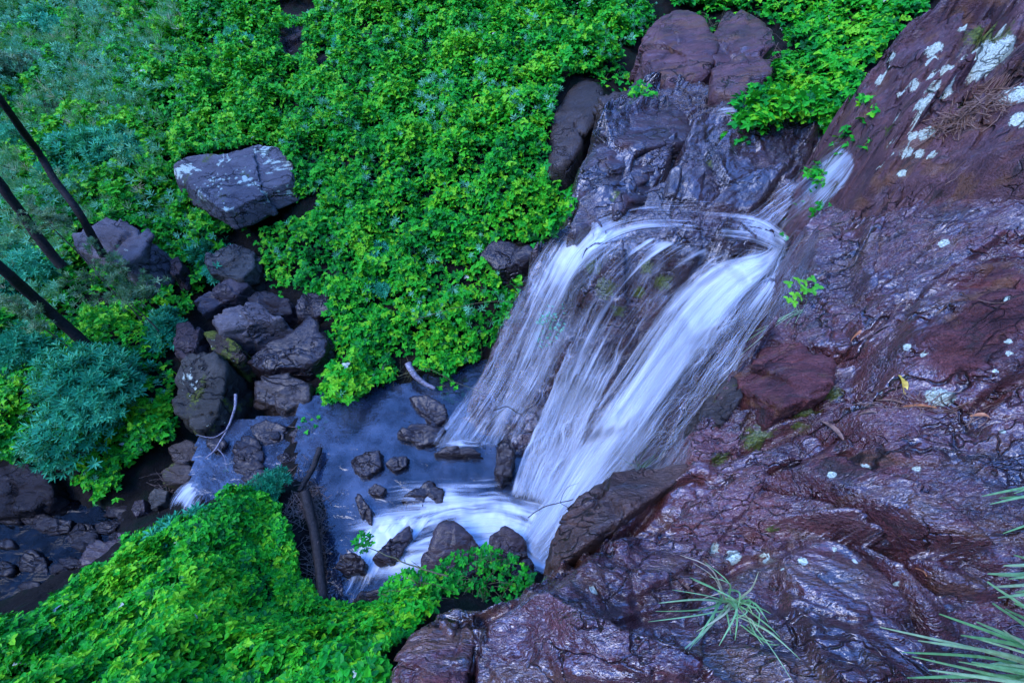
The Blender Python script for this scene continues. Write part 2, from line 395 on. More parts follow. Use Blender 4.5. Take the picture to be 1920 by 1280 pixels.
# ------------------------------------------------------------------ terrain and bedrock heightfields
def ctl(L): return [tuple(W(a, b, c)) for a, b, c in L]
ground_ctl = ctl([
 (0,0,2.7),(300,0,2.45),(600,0,2.2),(900,0,2.0),(1150,0,1.95),(1400,0,1.75),(1650,0,1.6),
 (0,200,3.2),(300,200,3.0),(600,200,2.7),(900,200,2.5),(1040,200,2.4),(1150,120,2.15),
 (0,400,3.75),(300,400,3.65),(450,400,3.5),(600,380,3.25),(850,400,3.1),(1000,400,2.95),
 (0,600,4.25),(200,600,4.1),(400,560,4.25),(470,640,4.45),(400,700,4.5),(540,730,4.5),(600,600,4.05),(450,500,4.0),(800,600,3.8),(930,560,3.65),
 (150,800,4.45),(300,820,4.55),(430,790,4.65),(500,830,4.5),(620,770,4.28),(740,700,4.2),(850,720,4.3),(0,850,4.6),
 (700,850,4.5),(850,900,4.6),(950,1000,4.6),(800,1050,4.55),(680,1000,4.5),(900,800,4.5),(720,780,4.42),
 (1100,700,4.6),(1200,900,4.7),(1010,640,4.3),
 (530,870,4.36),(590,950,4.14),(575,1050,4.1),(590,1130,4.05),(500,880,4.4),
 (400,900,4.6),(345,940,4.8),(200,1000,5.0),(80,1050,5.05),(-100,1080,5.1),(-300,1100,5.2),(100,960,4.95),
 (450,980,3.85),(540,1060,3.98),(400,1100,3.55),(180,1180,3.85),(300,1250,3.1),(600,1210,3.3),(50,1270,3.7),(750,1195,2.95),(670,1190,3.1),(680,1125,4.3),(740,1120,4.25),(640,1115,4.35),(700,1090,4.5),(890,1120,3.6),(980,1100,4.0),
 (330,970,4.3),(260,1060,4.35),(-200,1300,3.9)])
def rel(L): return [(a, b, c + CAMZ) for a, b, c in L]
ground_ctl += rel([(1.5,.5,-3.2),(2.5,2,-2.8),(1,-2,-2.4),(-2,-2,-2.0),(-5,-1.5,-2.8),(4.5,4.5,-1.8),(4,0,-2.2),(-9,-1,-4),(-9,1.2,-5.3),
  (-20,22,9),(0,20,11),(6,10,2.5),(14,14,14),(9,3,4),(14,0,14),(3,-5,3),(0,-12,14),(-14,-12,12),(-24,0,3),(-35,35,24),(35,35,32),(35,-35,32),(-35,-35,26)])  # outer hills, out of view, raised to block low sky and deepen gorge shade
f_ground = rbf(ground_ctl)
class HF:
    def __init__(s, x, y, Z): s.x = x; s.y = y; s.Z = Z
    def __call__(s, X, Y):
        fx = np.interp(X, s.x, np.arange(len(s.x))); fy = np.interp(Y, s.y, np.arange(len(s.y)))
        i = np.clip(fx.astype(int), 0, len(s.x) - 2); j = np.clip(fy.astype(int), 0, len(s.y) - 2); u = fx - i; v = fy - j
        Z = s.Z; z = (Z[j, i] * (1 - u) + Z[j, i + 1] * u) * (1 - v) + (Z[j + 1, i] * (1 - u) + Z[j + 1, i + 1] * u) * v
        out = (X < s.x[0]) | (X > s.x[-1]) | (Y < s.y[0]) | (Y > s.y[-1])
        return np.where(out, -99, z)
def axis(a, b, st, far):
    c = np.arange(a, b, st); e = [c[-1]]; q = st
    while e[-1] < far: q *= 1.25; e.append(e[-1] + q)
    g = [c[0]]; q = st
    while g[-1] > -far: q *= 1.25; g.append(g[-1] - q)
    return np.concatenate([g[:0:-1], c, e[1:]])
gx = axis(-12, 4, .035, 45); gy = axis(-1.5, 12, .035, 45)
X, Y = np.meshgrid(gx, gy); Z = f_ground(X, Y)
P3 = np.stack([X, Y, Z], -1)
Z = Z + .12 * fbm(P3, 1.3, 4, 3) + .03 * fbm(P3, 7, 3, 9)
G = HF(gx, gy, Z)
V = np.stack([X, Y, Z], -1).reshape(-1, 3)
tag(mesh_np('ground', V, grid_faces(len(gy), len(gx)), M_GROUND), 'dark soil and leaf litter of the gorge sides under the plants', None, None, 'structure')

def paint(P, spots, hf):
    """field from round spots given as (px,py,radius_px) that lie on the surface"""
    f = np.zeros(len(P))
    for px, py, r in spots:
        c = march(px, py, hf); t = np.linalg.norm(c - (0, 0, CAMZ)); d = rays(px, py); t = t / np.linalg.norm(d)
        R = r / FPX * t * .85
        dd = np.sqrt(((P - c) ** 2).sum(1)) / R
        f = np.maximum(f, np.clip(1.0 - .5 * dd, 0, 1))
    return f
def march(px, py, hfs, t1=14.0):
    px = np.asarray(px, float); py = np.asarray(py, float); d = rays(px, py)
    t = np.full(px.shape, .6); alive = np.ones(px.shape, bool); st = .03
    def below(tt):
        p = d * tt[..., None]; z = p[..., 2] + CAMZ
        h = np.maximum.reduce([h_(p[..., 0], p[..., 1]) for h_ in hfs]); return z < h
    while t.min() < t1 and alive.any():
        b = below(t); alive &= ~b; t = np.where(alive, t + st, t)
        if (t[alive].min() if alive.any() else 99) > t1: break
    lo = t - st; hi = t.copy()
    for _ in range(8):
        mid = (lo + hi) / 2; b = below(mid); hi = np.where(b, mid, hi); lo = np.where(b, lo, mid)
    p = d * hi[..., None]; p[..., 2] += CAMZ
    return p

def rock_disp(P, s, big=.06, sm=.018, f1=1.6, f2=6.0, ang=.6, an=(1, 2.2, 1.4)):
    ca, sa = math.cos(ang), math.sin(ang)
    Q = np.stack([P[..., 0] * ca - P[..., 1] * sa, P[..., 0] * sa + P[..., 1] * ca, P[..., 2]], -1)
    Q = Q + .16 * np.stack([noise(Q, 1.7, s + 1), noise(Q, 1.7, s + 2), noise(Q, 1.7, s + 3)], -1)
    Q = Q + .010 * np.stack([noise(Q, 9, s + 11), noise(Q, 9, s + 12), noise(Q, 9, s + 13)], -1)
    Q = Q * np.array(an)
    h1, e1, _ = cells(Q, f1, s + 20); h2, e2, _ = cells(Q, f2, s + 30)
    d = big * h1 * 1.3 - big * .16 * (1 - sstep(0, .05, e1)) * (noise(P, 1.3, s + 60) > -.05) + sm * h2 * 1.2 - sm * .2 * (1 - sstep(0, .1, e2))
    d = d + sm * .45 * (1 - np.abs(noise(Q * np.array([.5, 1.3, 1]), 5, s + 61)) * 2.2) + .3 * sm * (1 - 2 * np.abs(noise(Q * np.array([.4, 1.4, 1]), 15, s + 62)))
    h3, e3, _ = cells(Q * np.array([1, .7, 1]), f2 * 3.1, s + 40)
    d = d + sm * .42 * h3
    d = d + .5 * big * fbm(P, 2.2, 3, s) + .35 * sm * fbm(Q, 14, 3, s + 5)
    return d

def rockfield(name, bounds, res, ctlp, edge_px, disp, cracks, steep, mat, floor_fn, blocks=()):
    f = rbf(ctlp)
    x = np.arange(bounds[0], bounds[1], res); y = np.arange(bounds[2], bounds[3], res); X, Y = np.meshgrid(x, y)
    poly = edge_px
    wob = .035 * noise(np.stack([X, Y, X * 0], -1), 5, 77) + .015 * noise(np.stack([X, Y, X * 0], -1), 17, 78)
    d = sdist(X, Y, poly) + wob
    Z = f(X, Y)
    Z = Z - .05 * (1 - sstep(-.14, 0, d)) - np.where(d > 0, np.minimum((d * steep) ** 1.05, 4.5), 0)
    P = np.stack([X, Y, Z], -1); Z = Z + disp(P)
    for pl, wd, dp in cracks:
        dd = dseg(X + .4 * wob, Y - .4 * wob, pl); Z = Z - dp * 1.8 * np.exp(-(dd / wd) ** 2.6)
    for bp, dz, bw in blocks:
        Z = Z + 1.5 * dz * (1 - sstep(-bw * .7, bw * .3, sdist(X + .5 * wob, Y - .5 * wob, bp)))
    fl = floor_fn(X, Y); keep = Z > fl - .25
    return x, y, X, Y, Z, keep, d

PW = lambda L: [tuple(W(a, b, c)[:2]) for a, b, c in L]
# A: the big wet slab the photographer stands on
slab_ctl = ctl([(1900,1250,1.42),(1500,1200,1.44),(1100,1200,1.5),(800,1200,1.62),(740,1275,1.6),(1000,1100,1.62),(1500,950,1.5),(1250,1000,1.6),
  (1900,950,1.32),(1700,850,1.42),(1500,800,1.56),(1300,850,1.76),(1150,930,1.74),(1380,720,1.76),(1430,640,1.82),(1900,600,1.22),(1700,600,1.4),(1550,560,1.66),
  (1600,480,1.62),(1500,450,1.98),(1560,390,1.9),(1650,330,1.66),(1900,400,1.24),(1700,420,1.5),(1420,760,1.72),(1520,640,1.7)]) + \
  rel([(2,-1,-1.3),(0,-1.5,-1.5),(3.5,1,-1.0),(3.6,3,-1.0),(-.4,-1.2,-1.6)])
slab_edge = PW([(700,1300,1.6),(735,1240,1.6),(765,1185,1.62),(830,1150,1.65),(905,1160,1.66),(985,1105,1.66),(1030,1075,1.66),(1060,1050,1.72),(1190,960,1.72),(1290,870,1.76),
  (1310,810,1.78),(1375,705,1.8),(1420,640,1.86),(1490,600,1.9),(1480,520,1.96),(1495,450,2.0),(1560,385,1.95),(1605,330,1.85),(1650,250,1.6)]) + [(4.2,3.6),(4.2,-2.2),(-.5,-2.2)]
crk = lambda L, wd, dp: (PW(L), wd, dp)
slab_cracks = [crk([(1280,850,1.75),(1340,860,1.7),(1450,800,1.6),(1560,745,1.5)],.022,.05),
  crk([(1440,870,1.5),(1560,950,1.48),(1700,1030,1.42),(1800,1110,1.38)],.010,.05),
  crk([(1030,1070,1.65),(1180,985,1.62),(1260,900,1.65),(1330,880,1.62)],.014,.07),
  crk([(1810,780,1.4),(1860,740,1.35),(1930,700,1.3)],.02,.05),
  crk([(1680,355,1.6),(1740,320,1.5),(1790,300,1.4)],.02,.06),
  crk([(1440,660,1.8),(1550,680,1.68),(1560,740,1.6)],.012,.04),
  crk([(1500,640,1.7),(1600,650,1.6),(1660,600,1.5)],.014,.04),
  crk([(870,1170,1.6),(860,1230,1.6),(880,1290,1.55)],.015,.05),
  crk([(900,1160,1.6),(1010,1120,1.6),(1100,1040,1.6)],.02,.05),
  crk([(1560,760,1.5),(1650,820,1.45),(1560,850,1.5),(1480,860,1.5)],.02,.045),
  crk([(1440,980,1.5),(1560,1000,1.5),(1680,1070,1.42),(1760,1180,1.4)],.018,.04),
  crk([(1150,1180,1.5),(1300,1120,1.5),(1420,1040,1.5),(1500,1010,1.5)],.015,.035)]
def dispA(P): return rock_disp(P, 5, .14, .026, 1.3, 4.2, .55, (.8, 1.9, 1.3)) + .006 * fbm(P * np.array([1, 1.6, 1]), 9, 3, 50)
x, y, X, Y, Z, keep, dA = rockfield('rock_slab', (-.75, 3.6, -1.6, 3.3), .0075, slab_ctl, slab_edge, dispA, slab_cracks, 12, M_SLAB, G, [(PW(L_), dz, bw) for L_, dz, bw in (
  ([(1470,870,1.5),(1560,850,1.5),(1920,800,1.34),(1960,1110,1.3),(1800,1100,1.38),(1700,1025,1.42),(1560,945,1.48)],.055,.02),
  ([(1650,740,1.46),(1680,620,1.42),(1720,560,1.42),(1850,480,1.3),(1960,470,1.2),(1960,690,1.25),(1860,735,1.32),(1800,780,1.38)],.05,.02),
  ([(1260,960,1.6),(1400,880,1.56),(1450,890,1.54),(1330,1040,1.52),(1180,1120,1.52),(1060,1080,1.62)],.035,.015),
  ([(1440,955,1.5),(1560,965,1.48),(1690,1042,1.42),(1795,1135,1.4),(1900,1290,1.4),(1500,1290,1.44),(1480,1100,1.46)],.04,.018),
  ([(1600,430,1.6),(1680,370,1.54),(1930,340,1.2),(1960,460,1.22),(1850,470,1.32),(1700,560,1.44),(1620,540,1.55)],.055,.02),
  ([(900,1180,1.58),(1080,1060,1.6),(1250,1060,1.52),(1330,1140,1.46),(1300,1290,1.46),(880,1290,1.52)],.035,.015),
  ([(1500,420,1.95),(1600,400,1.75),(1640,560,1.56),(1560,580,1.66),(1500,560,1.8)],.04,.02),
  ([(1420,760,1.72),(1560,745,1.6),(1620,800,1.5),(1500,850,1.55),(1400,830,1.64)],-.05,.02))])
A = HF(x, y, Z)
slab_data = (X, Y, Z, keep)
# B: lichen boulder, top right
bl_ctl = ctl([(1900,0,.74),(1780,30,.87),(1700,80,1.03),(1640,180,1.26),(1630,270,1.44),(1700,330,1.41),(1750,200,1.13),(1850,250,1.09),(1900,150,.91),(1800,340,1.27),(1910,300,1.02)]) + rel([(4.2,4.2,-.35),(3.6,2.5,-.75)])
bl_edge = PW([(1622,290,1.48),(1612,200,1.34),(1640,105,1.12),(1700,45,.97),(1770,-5,.83),(1850,-120,.58),(2150,-60,.67),(2300,200,.9),(1960,330,1.1),(1850,350,1.24),(1790,310,1.22),(1700,350,1.44),(1650,340,1.5)])
bl_cracks = [crk([(1765,10,1.1),(1775,90,1.1),(1800,120,1.15),(1810,160,1.15)],.022,.09),crk([(1700,90,1.25),(1760,110,1.2)],.012,.02),
  crk([(1905,110,1.0),(1860,150,1.05),(1820,200,1.15),(1780,240,1.2)],.03,.05), crk([(1620,320,1.55),(1640,250,1.5),(1680,210,1.35)],.015,.03)]
def dispB(P): return rock_disp(P, 41, .16, .055, 1.5, 4.5, -.4, (1, 1.5, 1.2))
x, y, X, Y, Z, keep, dB = rockfield('lichen_boulder', (1.9, 5.0, 1.6, 6.2), .009, bl_ctl, bl_edge, dispB, bl_cracks, 9, M_BOULD, G, [(PW(L_), dz, bw) for L_, dz, bw in (
  ([(1650,130,1.2),(1700,60,1.0),(1770,20,.88),(1780,110,1.03),(1740,180,1.15),(1660,200,1.3)],.05,.02),
  ([(1790,100,1.05),(1880,40,.8),(1960,60,.8),(1900,140,.92),(1830,180,1.08)],.05,.02),
  ([(1640,230,1.4),(1700,210,1.26),(1760,200,1.15),(1780,260,1.18),(1720,320,1.36),(1650,320,1.48)],.045,.02))])
B = HF(x, y, Z); bl_data = (X, Y, Z, keep)
# C: rock ledge and face under the waterfall
le_ctl = ctl([(1120,330,2.2),(1200,200,2.0),(1300,200,1.95),(1500,240,1.9),(1300,300,2.05),(1440,400,2.2),(1200,380,2.33),(1080,440,2.5),(1130,425,2.4),(1250,420,2.3),(1400,440,2.25),
  (1250,480,2.4),(1440,520,2.25),(1600,290,1.98),(1560,340,2.05),(1150,520,2.62),(1230,520,2.55),(1060,520,2.85),(1200,600,3.0),(1400,600,2.45),(1450,560,2.2),(1340,690,2.75),(1100,640,3.2),(1000,620,3.35),(940,740,3.95),(880,820,4.25),
  (1050,760,3.8),(1200,720,3.5),(1270,700,3.1),(1290,790,3.1),(1180,800,3.6),(1240,860,3.3),(1000,900,4.15),(1100,900,4.1),(1180,900,3.75),(1120,960,4.0),(980,1000,4.5),(840,860,4.6),(920,900,4.5)]) + rel([(1,6,-1.9),(3,6,-1.7),(2.6,2.0,-2.6),(1.5,1.0,-3.4)])
le_edge = PW([(1060,430,2.6),(1080,350,2.35),(1095,290,2.2),(1150,195,2.05),(1215,160,1.98),(1300,150,1.92),(1400,170,1.86),(1540,215,1.8),(1640,230,1.8)]) + [(3.4,3.4),(2.8,2),(1.6,.9)] + PW([(1000,1060,4.5),(900,900,4.5),(830,850,4.4),(880,760,4.2),(950,620,3.6),(1000,500,3.0)])
le_cracks = [crk([(1320,210,2.0),(1280,250,2.05),(1270,290,2.1),(1240,340,2.2)],.04,.12), crk([(1300,180,1.95),(1380,215,1.95),(1500,225,1.9)],.025,.05),
  crk([(1540,240,1.95),(1530,300,2.0),(1480,340,2.1)],.03,.06), crk([(1490,310,2.05),(1440,370,2.15)],.02,.05), crk([(1200,330,2.2),(1190,390,2.3)],.015,.03)]
def dispC(P): return rock_disp(P, 83, .14, .024, 1.5, 5.0, -.6, (1, 1.8, 1.2))
x, y, X, Y, Z, keep, dC = rockfield('waterfall_ledge', (-.9, 3.4, .8, 5.6), .012, le_ctl, le_edge, dispC, le_cracks, 5, M_LEDGE, G, [(PW(L_), dz, bw) for L_, dz, bw in (
  ([(1290,240,2.0),(1480,250,1.95),(1500,330,2.1),(1400,400,2.22),(1240,385,2.28),(1245,330,2.18)],.06,.02),
  ([(1240,455,2.35),(1330,440,2.3),(1420,470,2.28),(1330,520,2.45),(1250,510,2.5)],.08,.03),
  ([(1090,500,2.7),(1160,490,2.6),(1180,560,2.75),(1120,600,3.0),(1070,560,2.95)],.10,.04))])
L = HF(x, y, Z); le_data = (X, Y, Z, keep)
ALL = [G, A, B, L]

def emit_field(name, data, mat, label, cat, spots, moss_spots, wetfn, hf):
    X, Y, Z, keep = data; V = np.stack([X, Y, Z], -1).reshape(-1, 3)
    F = grid_faces(*X.shape, keep=keep)
    V, F = compact(V, F)
    li = paint(V, spots, [hf]) if spots else np.zeros(len(V)); mo = paint(V, moss_spots, [hf]) if moss_spots else np.zeros(len(V))
    c = V.mean(0)
    return tag(mesh_np(name, V, F, mat, None, {'lichen': li, 'moss': mo, 'wet': wetfn(V)}, loc=c), label, cat)
slab_li = [(1519,682,16),(1762,744,24),(1548,712,9),(1770,456,9),(1731,663,7),(1545,585,8),(1113,1106,10),(1560,892,9),(1622,877,10),(1335,1025,14),(1375,1045,15),(1437,1047,12),(1505,1052,9),(1565,1029,5),
  (1603,1052,6),(1466,1070,6),(1680,1096,6),(1701,650,8),(1890,640,6),(1892,662,6),(1868,696,6),(1718,876,8),(1880,810,6),(1187,880,14),(1455,690,6),(1655,735,5),(1630,705,5),(1750,1240,5),(1440,1143,5),(1885,560,7),(860,1190,10)]
px_, py_ = 0, 0
def wetA(V):
    px, py = proj(V); wv = np.full(len(V), .85)
    for cx, cy, rx, ry, a in ((1880, 560, 90, 90, .6), (1800, 660, 90, 70, .55), (1780, 350, 140, 60, .4), (1560, 880, 140, 40, .25), (1480, 690, 90, 40, .45), (1620, 860, 100, 40, .3), (800, 1220, 80, 60, .5), (1150, 960, 90, 60, .3)):
        wv = wv - a * np.exp(-((px - cx) / rx) ** 2 - ((py - cy) / ry) ** 2)
    return wv
emit_field('rock_slab', slab_data, M_SLAB, 'broad wet purple-brown bedrock slab beside the waterfall, with small round lichens', 'rock', slab_li,
  [(1500,780,45),(1420,820,40),(1560,740,25),(1350,860,26),(1330,745,26),(1450,990,18),(1700,1010,12)], wetA, A)
bl_li = [(1855,110,42),(1885,95,26),(1840,140,24),(1871,70,10),(1751,93,14),(1747,115,11),(1669,110,12),(1746,145,9),(1775,133,12),(1748,165,14),(1770,175,14),(1710,161,12),(1740,195,18),(1720,198,10),(1680,222,9),(1708,237,7),
  (1738,251,14),(1710,254,10),(1650,315,6),(1662,312,4),(1671,290,5),(1700,287,11),(1725,288,9),(1748,290,9),(1692,325,8),(1905,185,28),(1895,160,14),(1912,225,16),(1880,55,8),(1822,90,8),(1805,52,9),(1665,250,8),(1672,270,7),(1650,150,9),(1685,182,9)]
emit_field('lichen_boulder', bl_data, M_BOULD, 'large dry purple boulder covered with pale mint lichen rosettes, right of the green brambles', 'boulder', bl_li,
  [(1850,65,45),(1670,240,16),(1800,205,18)], lambda V: np.full(len(V), .42), B)
emit_field('waterfall_ledge', le_data, M_LEDGE, 'dark wet rock ledge and face that the waterfall pours over', 'rock', None,
  [(1110,500,22),(1135,540,26),(1160,582,20),(1212,500,18),(1242,530,22),(1198,548,16),(1100,460,20),(1090,410,24),(1330,310,16),(1160,370,20)], lambda V: np.full(len(V), .8), L)

# ------------------------------------------------------------------ boulders
_ico = {}
def ico(n):
    if n not in _ico:
        bm = bmesh.new(); bmesh.ops.create_icosphere(bm, subdivisions=n, radius=1)
        _ico[n] = (np.array([v.co[:] for v in bm.verts]), np.array([[v.index for v in f.verts] for f in bm.faces])); bm.free()
    return _ico[n]
boulder_px = []
def boulder(label, tops, th, mat, lich=0., moss=0., wet=.5, name='boulder', group=None, spread=1.08, rough=1.0, sharp=36, lv=5, cat='boulder', seed=[100], mask=True, grow=1.08, deep=1.4):
    seed[0] += 7; s = seed[0]
    T = np.array([W(*t) for t in tops]); c = T.mean(0); T[:, :2] = c[:2] + (T[:, :2] - c[:2]) * grow; th = th * deep
    Bs = c + (T - c) * spread; Bs[:, 2] -= th
    bm = bmesh.new()
    for p in list(T) + list(Bs): bm.verts.new([float(q) for q in p])
    bmesh.ops.convex_hull(bm, input=bm.verts); bm.normal_update()
    cc = np.vstack([T, Bs]).mean(0); cc[2] = T[:, 2].mean() - th * .45
    pl = {}
    for f in bm.faces:
        n = np.array(f.normal[:]); d = float(np.dot(n, np.array(f.verts[0].co[:]) - cc))
        if d < 0: n, d = -n, -d
        pl[tuple(np.round(n, 2))] = (n, max(d, .01))
    bm.free()
    N = np.array([v[0] for v in pl.values()]); D = np.array([v[1] for v in pl.values()])
    U, F = ico(lv)
    ext = np.maximum(np.ptp(np.vstack([T, Bs]), axis=0), .05); U = U * ext; U = U / np.linalg.norm(U, axis=1)[:, None]
    r = 1 / (np.maximum(U @ N.T / D, 0) ** sharp).sum(1) ** (1 / sharp)
    Vv = U * r[:, None]; size = float(np.sqrt(ext[0] * ext[1]))
    P = Vv + cc
    q = 1 / max(size, .05)
    h1, e1, _ = cells(P + .08 * size * np.stack([noise(P, q * 2, s), noise(P, q * 2, s + 1), noise(P, q * 2, s + 2)], -1), q * 1.6, s)
    h2, e2, _ = cells(P * np.array([1, 1.6, 2.]), q * 6, s + 9)
    dsp = size * (.13 * h1 - .03 * (1 - sstep(0, .08, e1)) +   .03 * h2 + .05 * fbm(P, q * 1.3, 4, s)) * rough
    V = P + U * dsp[:, None]
    upz = U[:, 2]
    if lich > 0:
        _, _, f1 = cells(P, 16, s + 4); g = noise(P, 3.5, s + 6)
        li = np.clip(lich * 1.0 + .5 * g - f1 * .75, 0, 1) * (upz > -.1)
    else: li = np.zeros(len(P))
    mo = np.clip(moss + .5 * noise(P, 5, s + 8), 0, 1) if moss > 0 else np.zeros(len(P))
    o = mesh_np(name, V, F, mat, None, {'lichen': li, 'moss': mo, 'wet': np.full(len(P), wet)}, loc=cc)
    tag(o, label, cat, group)
    if mask:
        qx, qy = proj(T); h = np.array([(int(a), int(b)) for a, b in zip(qx, qy)])
        boulder_px.append(hull2(h))
    return o
def hull2(pts):
    pts = sorted(set(map(tuple, pts.tolist())))
    def half(pp):
        o = []
        for p in pp:
            while len(o) > 1 and (o[-1][0] - o[-2][0]) * (p[1] - o[-2][1]) - (o[-1][1] - o[-2][1]) * (p[0] - o[-2][0]) <= 0: o.pop()
            o.append(p)
        return o
    a = half(pts); b = half(pts[::-1]); return a[:-1] + b[:-1]
gH = 'boulders on the overgrown left hillside'; gP = 'rocks standing in the plunge pool'; gT = 'rocks along the dark lower stream'
boulder('big grey-purple boulder dotted with lichen, below the pale teal shrub', [(322,308,3.06),(345,290,3.01),(470,268,2.9),(515,270,2.9),(550,302,2.94),(545,338,3.02),(490,368,3.12),(425,396,3.2),(400,380,3.2),(330,335,3.15)], .28, M_PALE, .62, .3, .2, group=gH, lv=6, grow=1.03, deep=1.0, rough=.5)
boulder('long pale grey layered boulder behind the middle tree trunk', [(140,430,3.4),(200,410,3.32),(252,420,3.34),(278,442,3.4),(262,472,3.48),(225,492,3.54),(150,470,3.52)], .42, M_PALE, .35, .1, .3, group=gH)
boulder('squarish grey-green boulder with a pair of bright marks, above the flat stones', [(398,470,3.66),(440,457,3.62),(476,470,3.66),(472,498,3.74),(450,518,3.8),(402,512,3.78),(388,492,3.74)], .3, M_GREY, .12, .25, .5, group=gH)
boulder('flat blue-grey stone tilted under the squarish boulder', [(366,560,3.9),(405,532,3.84),(440,517,3.8),(466,532,3.86),(440,556,3.94),(392,582,4.0)], .22, M_PURP, 0, .1, .6, group=gH)
boulder('purple-topped boulder with white lichen flecks and a black underside', [(397,590,3.72),(440,568,3.66),(480,566,3.68),(524,596,3.78),(506,606,3.84),(455,610,3.84),(418,620,3.84)], .34, M_PALE, .48, .08, .5, group=gH)
boulder('large dark wet boulder with a pale ridge, right of the purple-topped one', [(566,598,3.84),(612,630,3.92),(606,662,4.0),(578,682,4.06),(500,690,4.1),(466,676,4.08),(482,656,4.0),(530,634,3.9)], .34, M_DARK, .1, .12, .8, group=gH)
boulder('brown-black block at the foot of the boulder pile, nearest the pool', [(478,712,4.14),(540,698,4.08),(574,716,4.12),(576,748,4.2),(532,770,4.26),(482,748,4.24)], .34, M_BROWN, 0, .1, .8, group=gH)
boulder('tall boulder with yellow-green moss and white lichen blotches beside the teal shrub', [(342,672,3.96),(396,655,3.92),(424,684,3.98),(420,735,4.06),(396,795,4.18),(368,808,4.2),(324,768,4.12),(326,705,4.02)], .5, M_GREY, .48, .42, .3, group=gH, grow=1.0)
boulder('small smooth purple stone above the mossy tall boulder', [(327,610,3.86),(352,600,3.82),(372,616,3.86),(368,652,3.94),(350,668,3.98),(330,655,3.94)], .2, M_PURP, 0, 0, .35, group=gH)
boulder('narrow mossy stone wedged between the purple-topped and the tall boulder', [(382,625,3.92),(400,615,3.88),(440,640,3.94),(462,668,4.04),(440,678,4.06),(400,655,4.0)], .26, M_BROWN, .5, .55, .3, group=gH)
boulder('dark grey rock half under leaves, right of the boulder pile', [(556,575,3.86),(575,545,3.78),(612,552,3.8),(616,580,3.9),(590,594,3.94),(562,592,3.92)], .28, M_DARK, 0, 0, .6, group=gH)
boulder('low dark slate between the squarish boulder and the leaf cover', [(468,560,3.86),(500,548,3.84),(540,560,3.86),(548,585,3.94),(520,592,3.96),(480,578,3.92)], .2, M_DARK, 0, .1, .4, group=gH)
boulder('grey stone at the top edge behind the feathery grass', [(145,8,2.7),(165,-4,2.66),(190,4,2.68),(186,30,2.76),(160,36,2.8)], .3, M_GREY, 0, 0, .2, group=gH)
boulder('pinkish pointed stone in the grass above the tree trunk', [(70,196,3.1),(92,188,3.06),(116,192,3.08),(108,212,3.16),(88,220,3.2)], .25, M_PURP, 0, 0, .2, group=gH)
boulder('small red-brown stone below the grey stone of the top edge', [(137,112,2.95),(152,106,2.92),(165,116,2.95),(160,130,3.0),(145,130,3.0)], .2, M_BROWN, 0, 0, .2, group=gH)
boulder('upright blue-grey slab among the leaves near the top', [(522,52,2.42),(570,46,2.38),(566,85,2.5),(552,110,2.58),(528,95,2.54)], .35, M_PURP, .1, .1, .3, group=gH)
boulder('brown mossy rock cut by the top edge above the upright slab', [(520,-10,2.26),(585,-10,2.2),(592,15,2.28),(560,32,2.36),(528,25,2.36)], .3, M_BROWN, 0, .35, .3, group=gH)
boulder('small dark purple stone right of the upright slab', [(590,100,2.58),(606,94,2.55),(616,108,2.58),(608,126,2.64),(594,124,2.64)], .25, M_PURP, 0, 0, .3, group=gH)
boulder('pink-grey stone at the left edge below the thin trunk', [(-12,300,3.4),(14,296,3.36),(30,312,3.4),(18,330,3.46),(-12,332,3.48)], .25, M_PURP, 0, 0, .2, group=gH)
boulder('small purple stone right of the long layered boulder', [(318,488,3.74),(332,480,3.7),(340,498,3.74),(334,516,3.8),(320,512,3.8)], .2, M_PURP, .1, 0, .3, group=gH)
# rocks at the top, beside the ledge
gU = 'rocks above the waterfall'
boulder('tall smooth brown rock hung with leaves, left of the waterfall ledge', [(1048,190,2.3),(1070,150,2.2),(1100,135,2.15),(1128,150,2.15),(1130,190,2.22),(1100,235,2.34),(1075,285,2.48),(1045,305,2.56),(1030,290,2.54),(1036,235,2.42)], .5, M_BROWN, 0, 0, .5, group=gU, sharp=10, rough=.6)
boulder('domed purple rock at the top edge, half covered by trailing brambles', [(1200,110,1.9),(1212,50,1.78),(1250,15,1.7),(1320,20,1.66),(1350,70,1.7),(1335,120,1.8),(1260,140,1.86)], .4, M_BOULD, 0, .1, .45, group=gU, sharp=10, rough=.6, lv=6)
boulder('dark purple rock right of the domed rock, under bare brown stems', [(1330,60,1.72),(1365,20,1.66),(1440,40,1.62),(1460,110,1.7),(1400,165,1.8),(1340,165,1.84)], .4, M_BOULD, 0, .1, .5, group=gU)
boulder('low grey-brown rock between the smooth brown rock and the domed rock', [(1120,195,2.1),(1150,175,2.04),(1200,150,1.98),(1212,175,2.02),(1165,205,2.12),(1130,215,2.16)], .35, M_BROWN, 0, 0, .5, group=gU)
boulder('blocky brown boulder with rounded edges at the left end of the ledge', [(1082,370,2.32),(1100,285,2.12),(1152,205,1.98),(1222,165,1.9),(1295,190,1.92),(1308,220,1.97),(1262,260,2.05),(1222,330,2.16),(1160,380,2.28)], .42, M_LEDGE, 0, .15, .6, group=gU, lv=6, sharp=10)
boulder('small wet block below the blocky brown boulder, where the curtain starts', [(1066,430,2.45),(1085,385,2.34),(1130,375,2.3),(1145,400,2.36),(1110,425,2.44),(1078,445,2.5)], .35, M_LEDGE, 0, .3, .7, group=gU)
boulder('dark bluish rock in shadow at the left of the curtain', [(900,480,3.25),(930,450,3.15),(975,450,3.12),(1000,470,3.14),(985,495,3.25),(930,505,3.3)], .3, M_DARK, 0, 0, .8, group=gU)
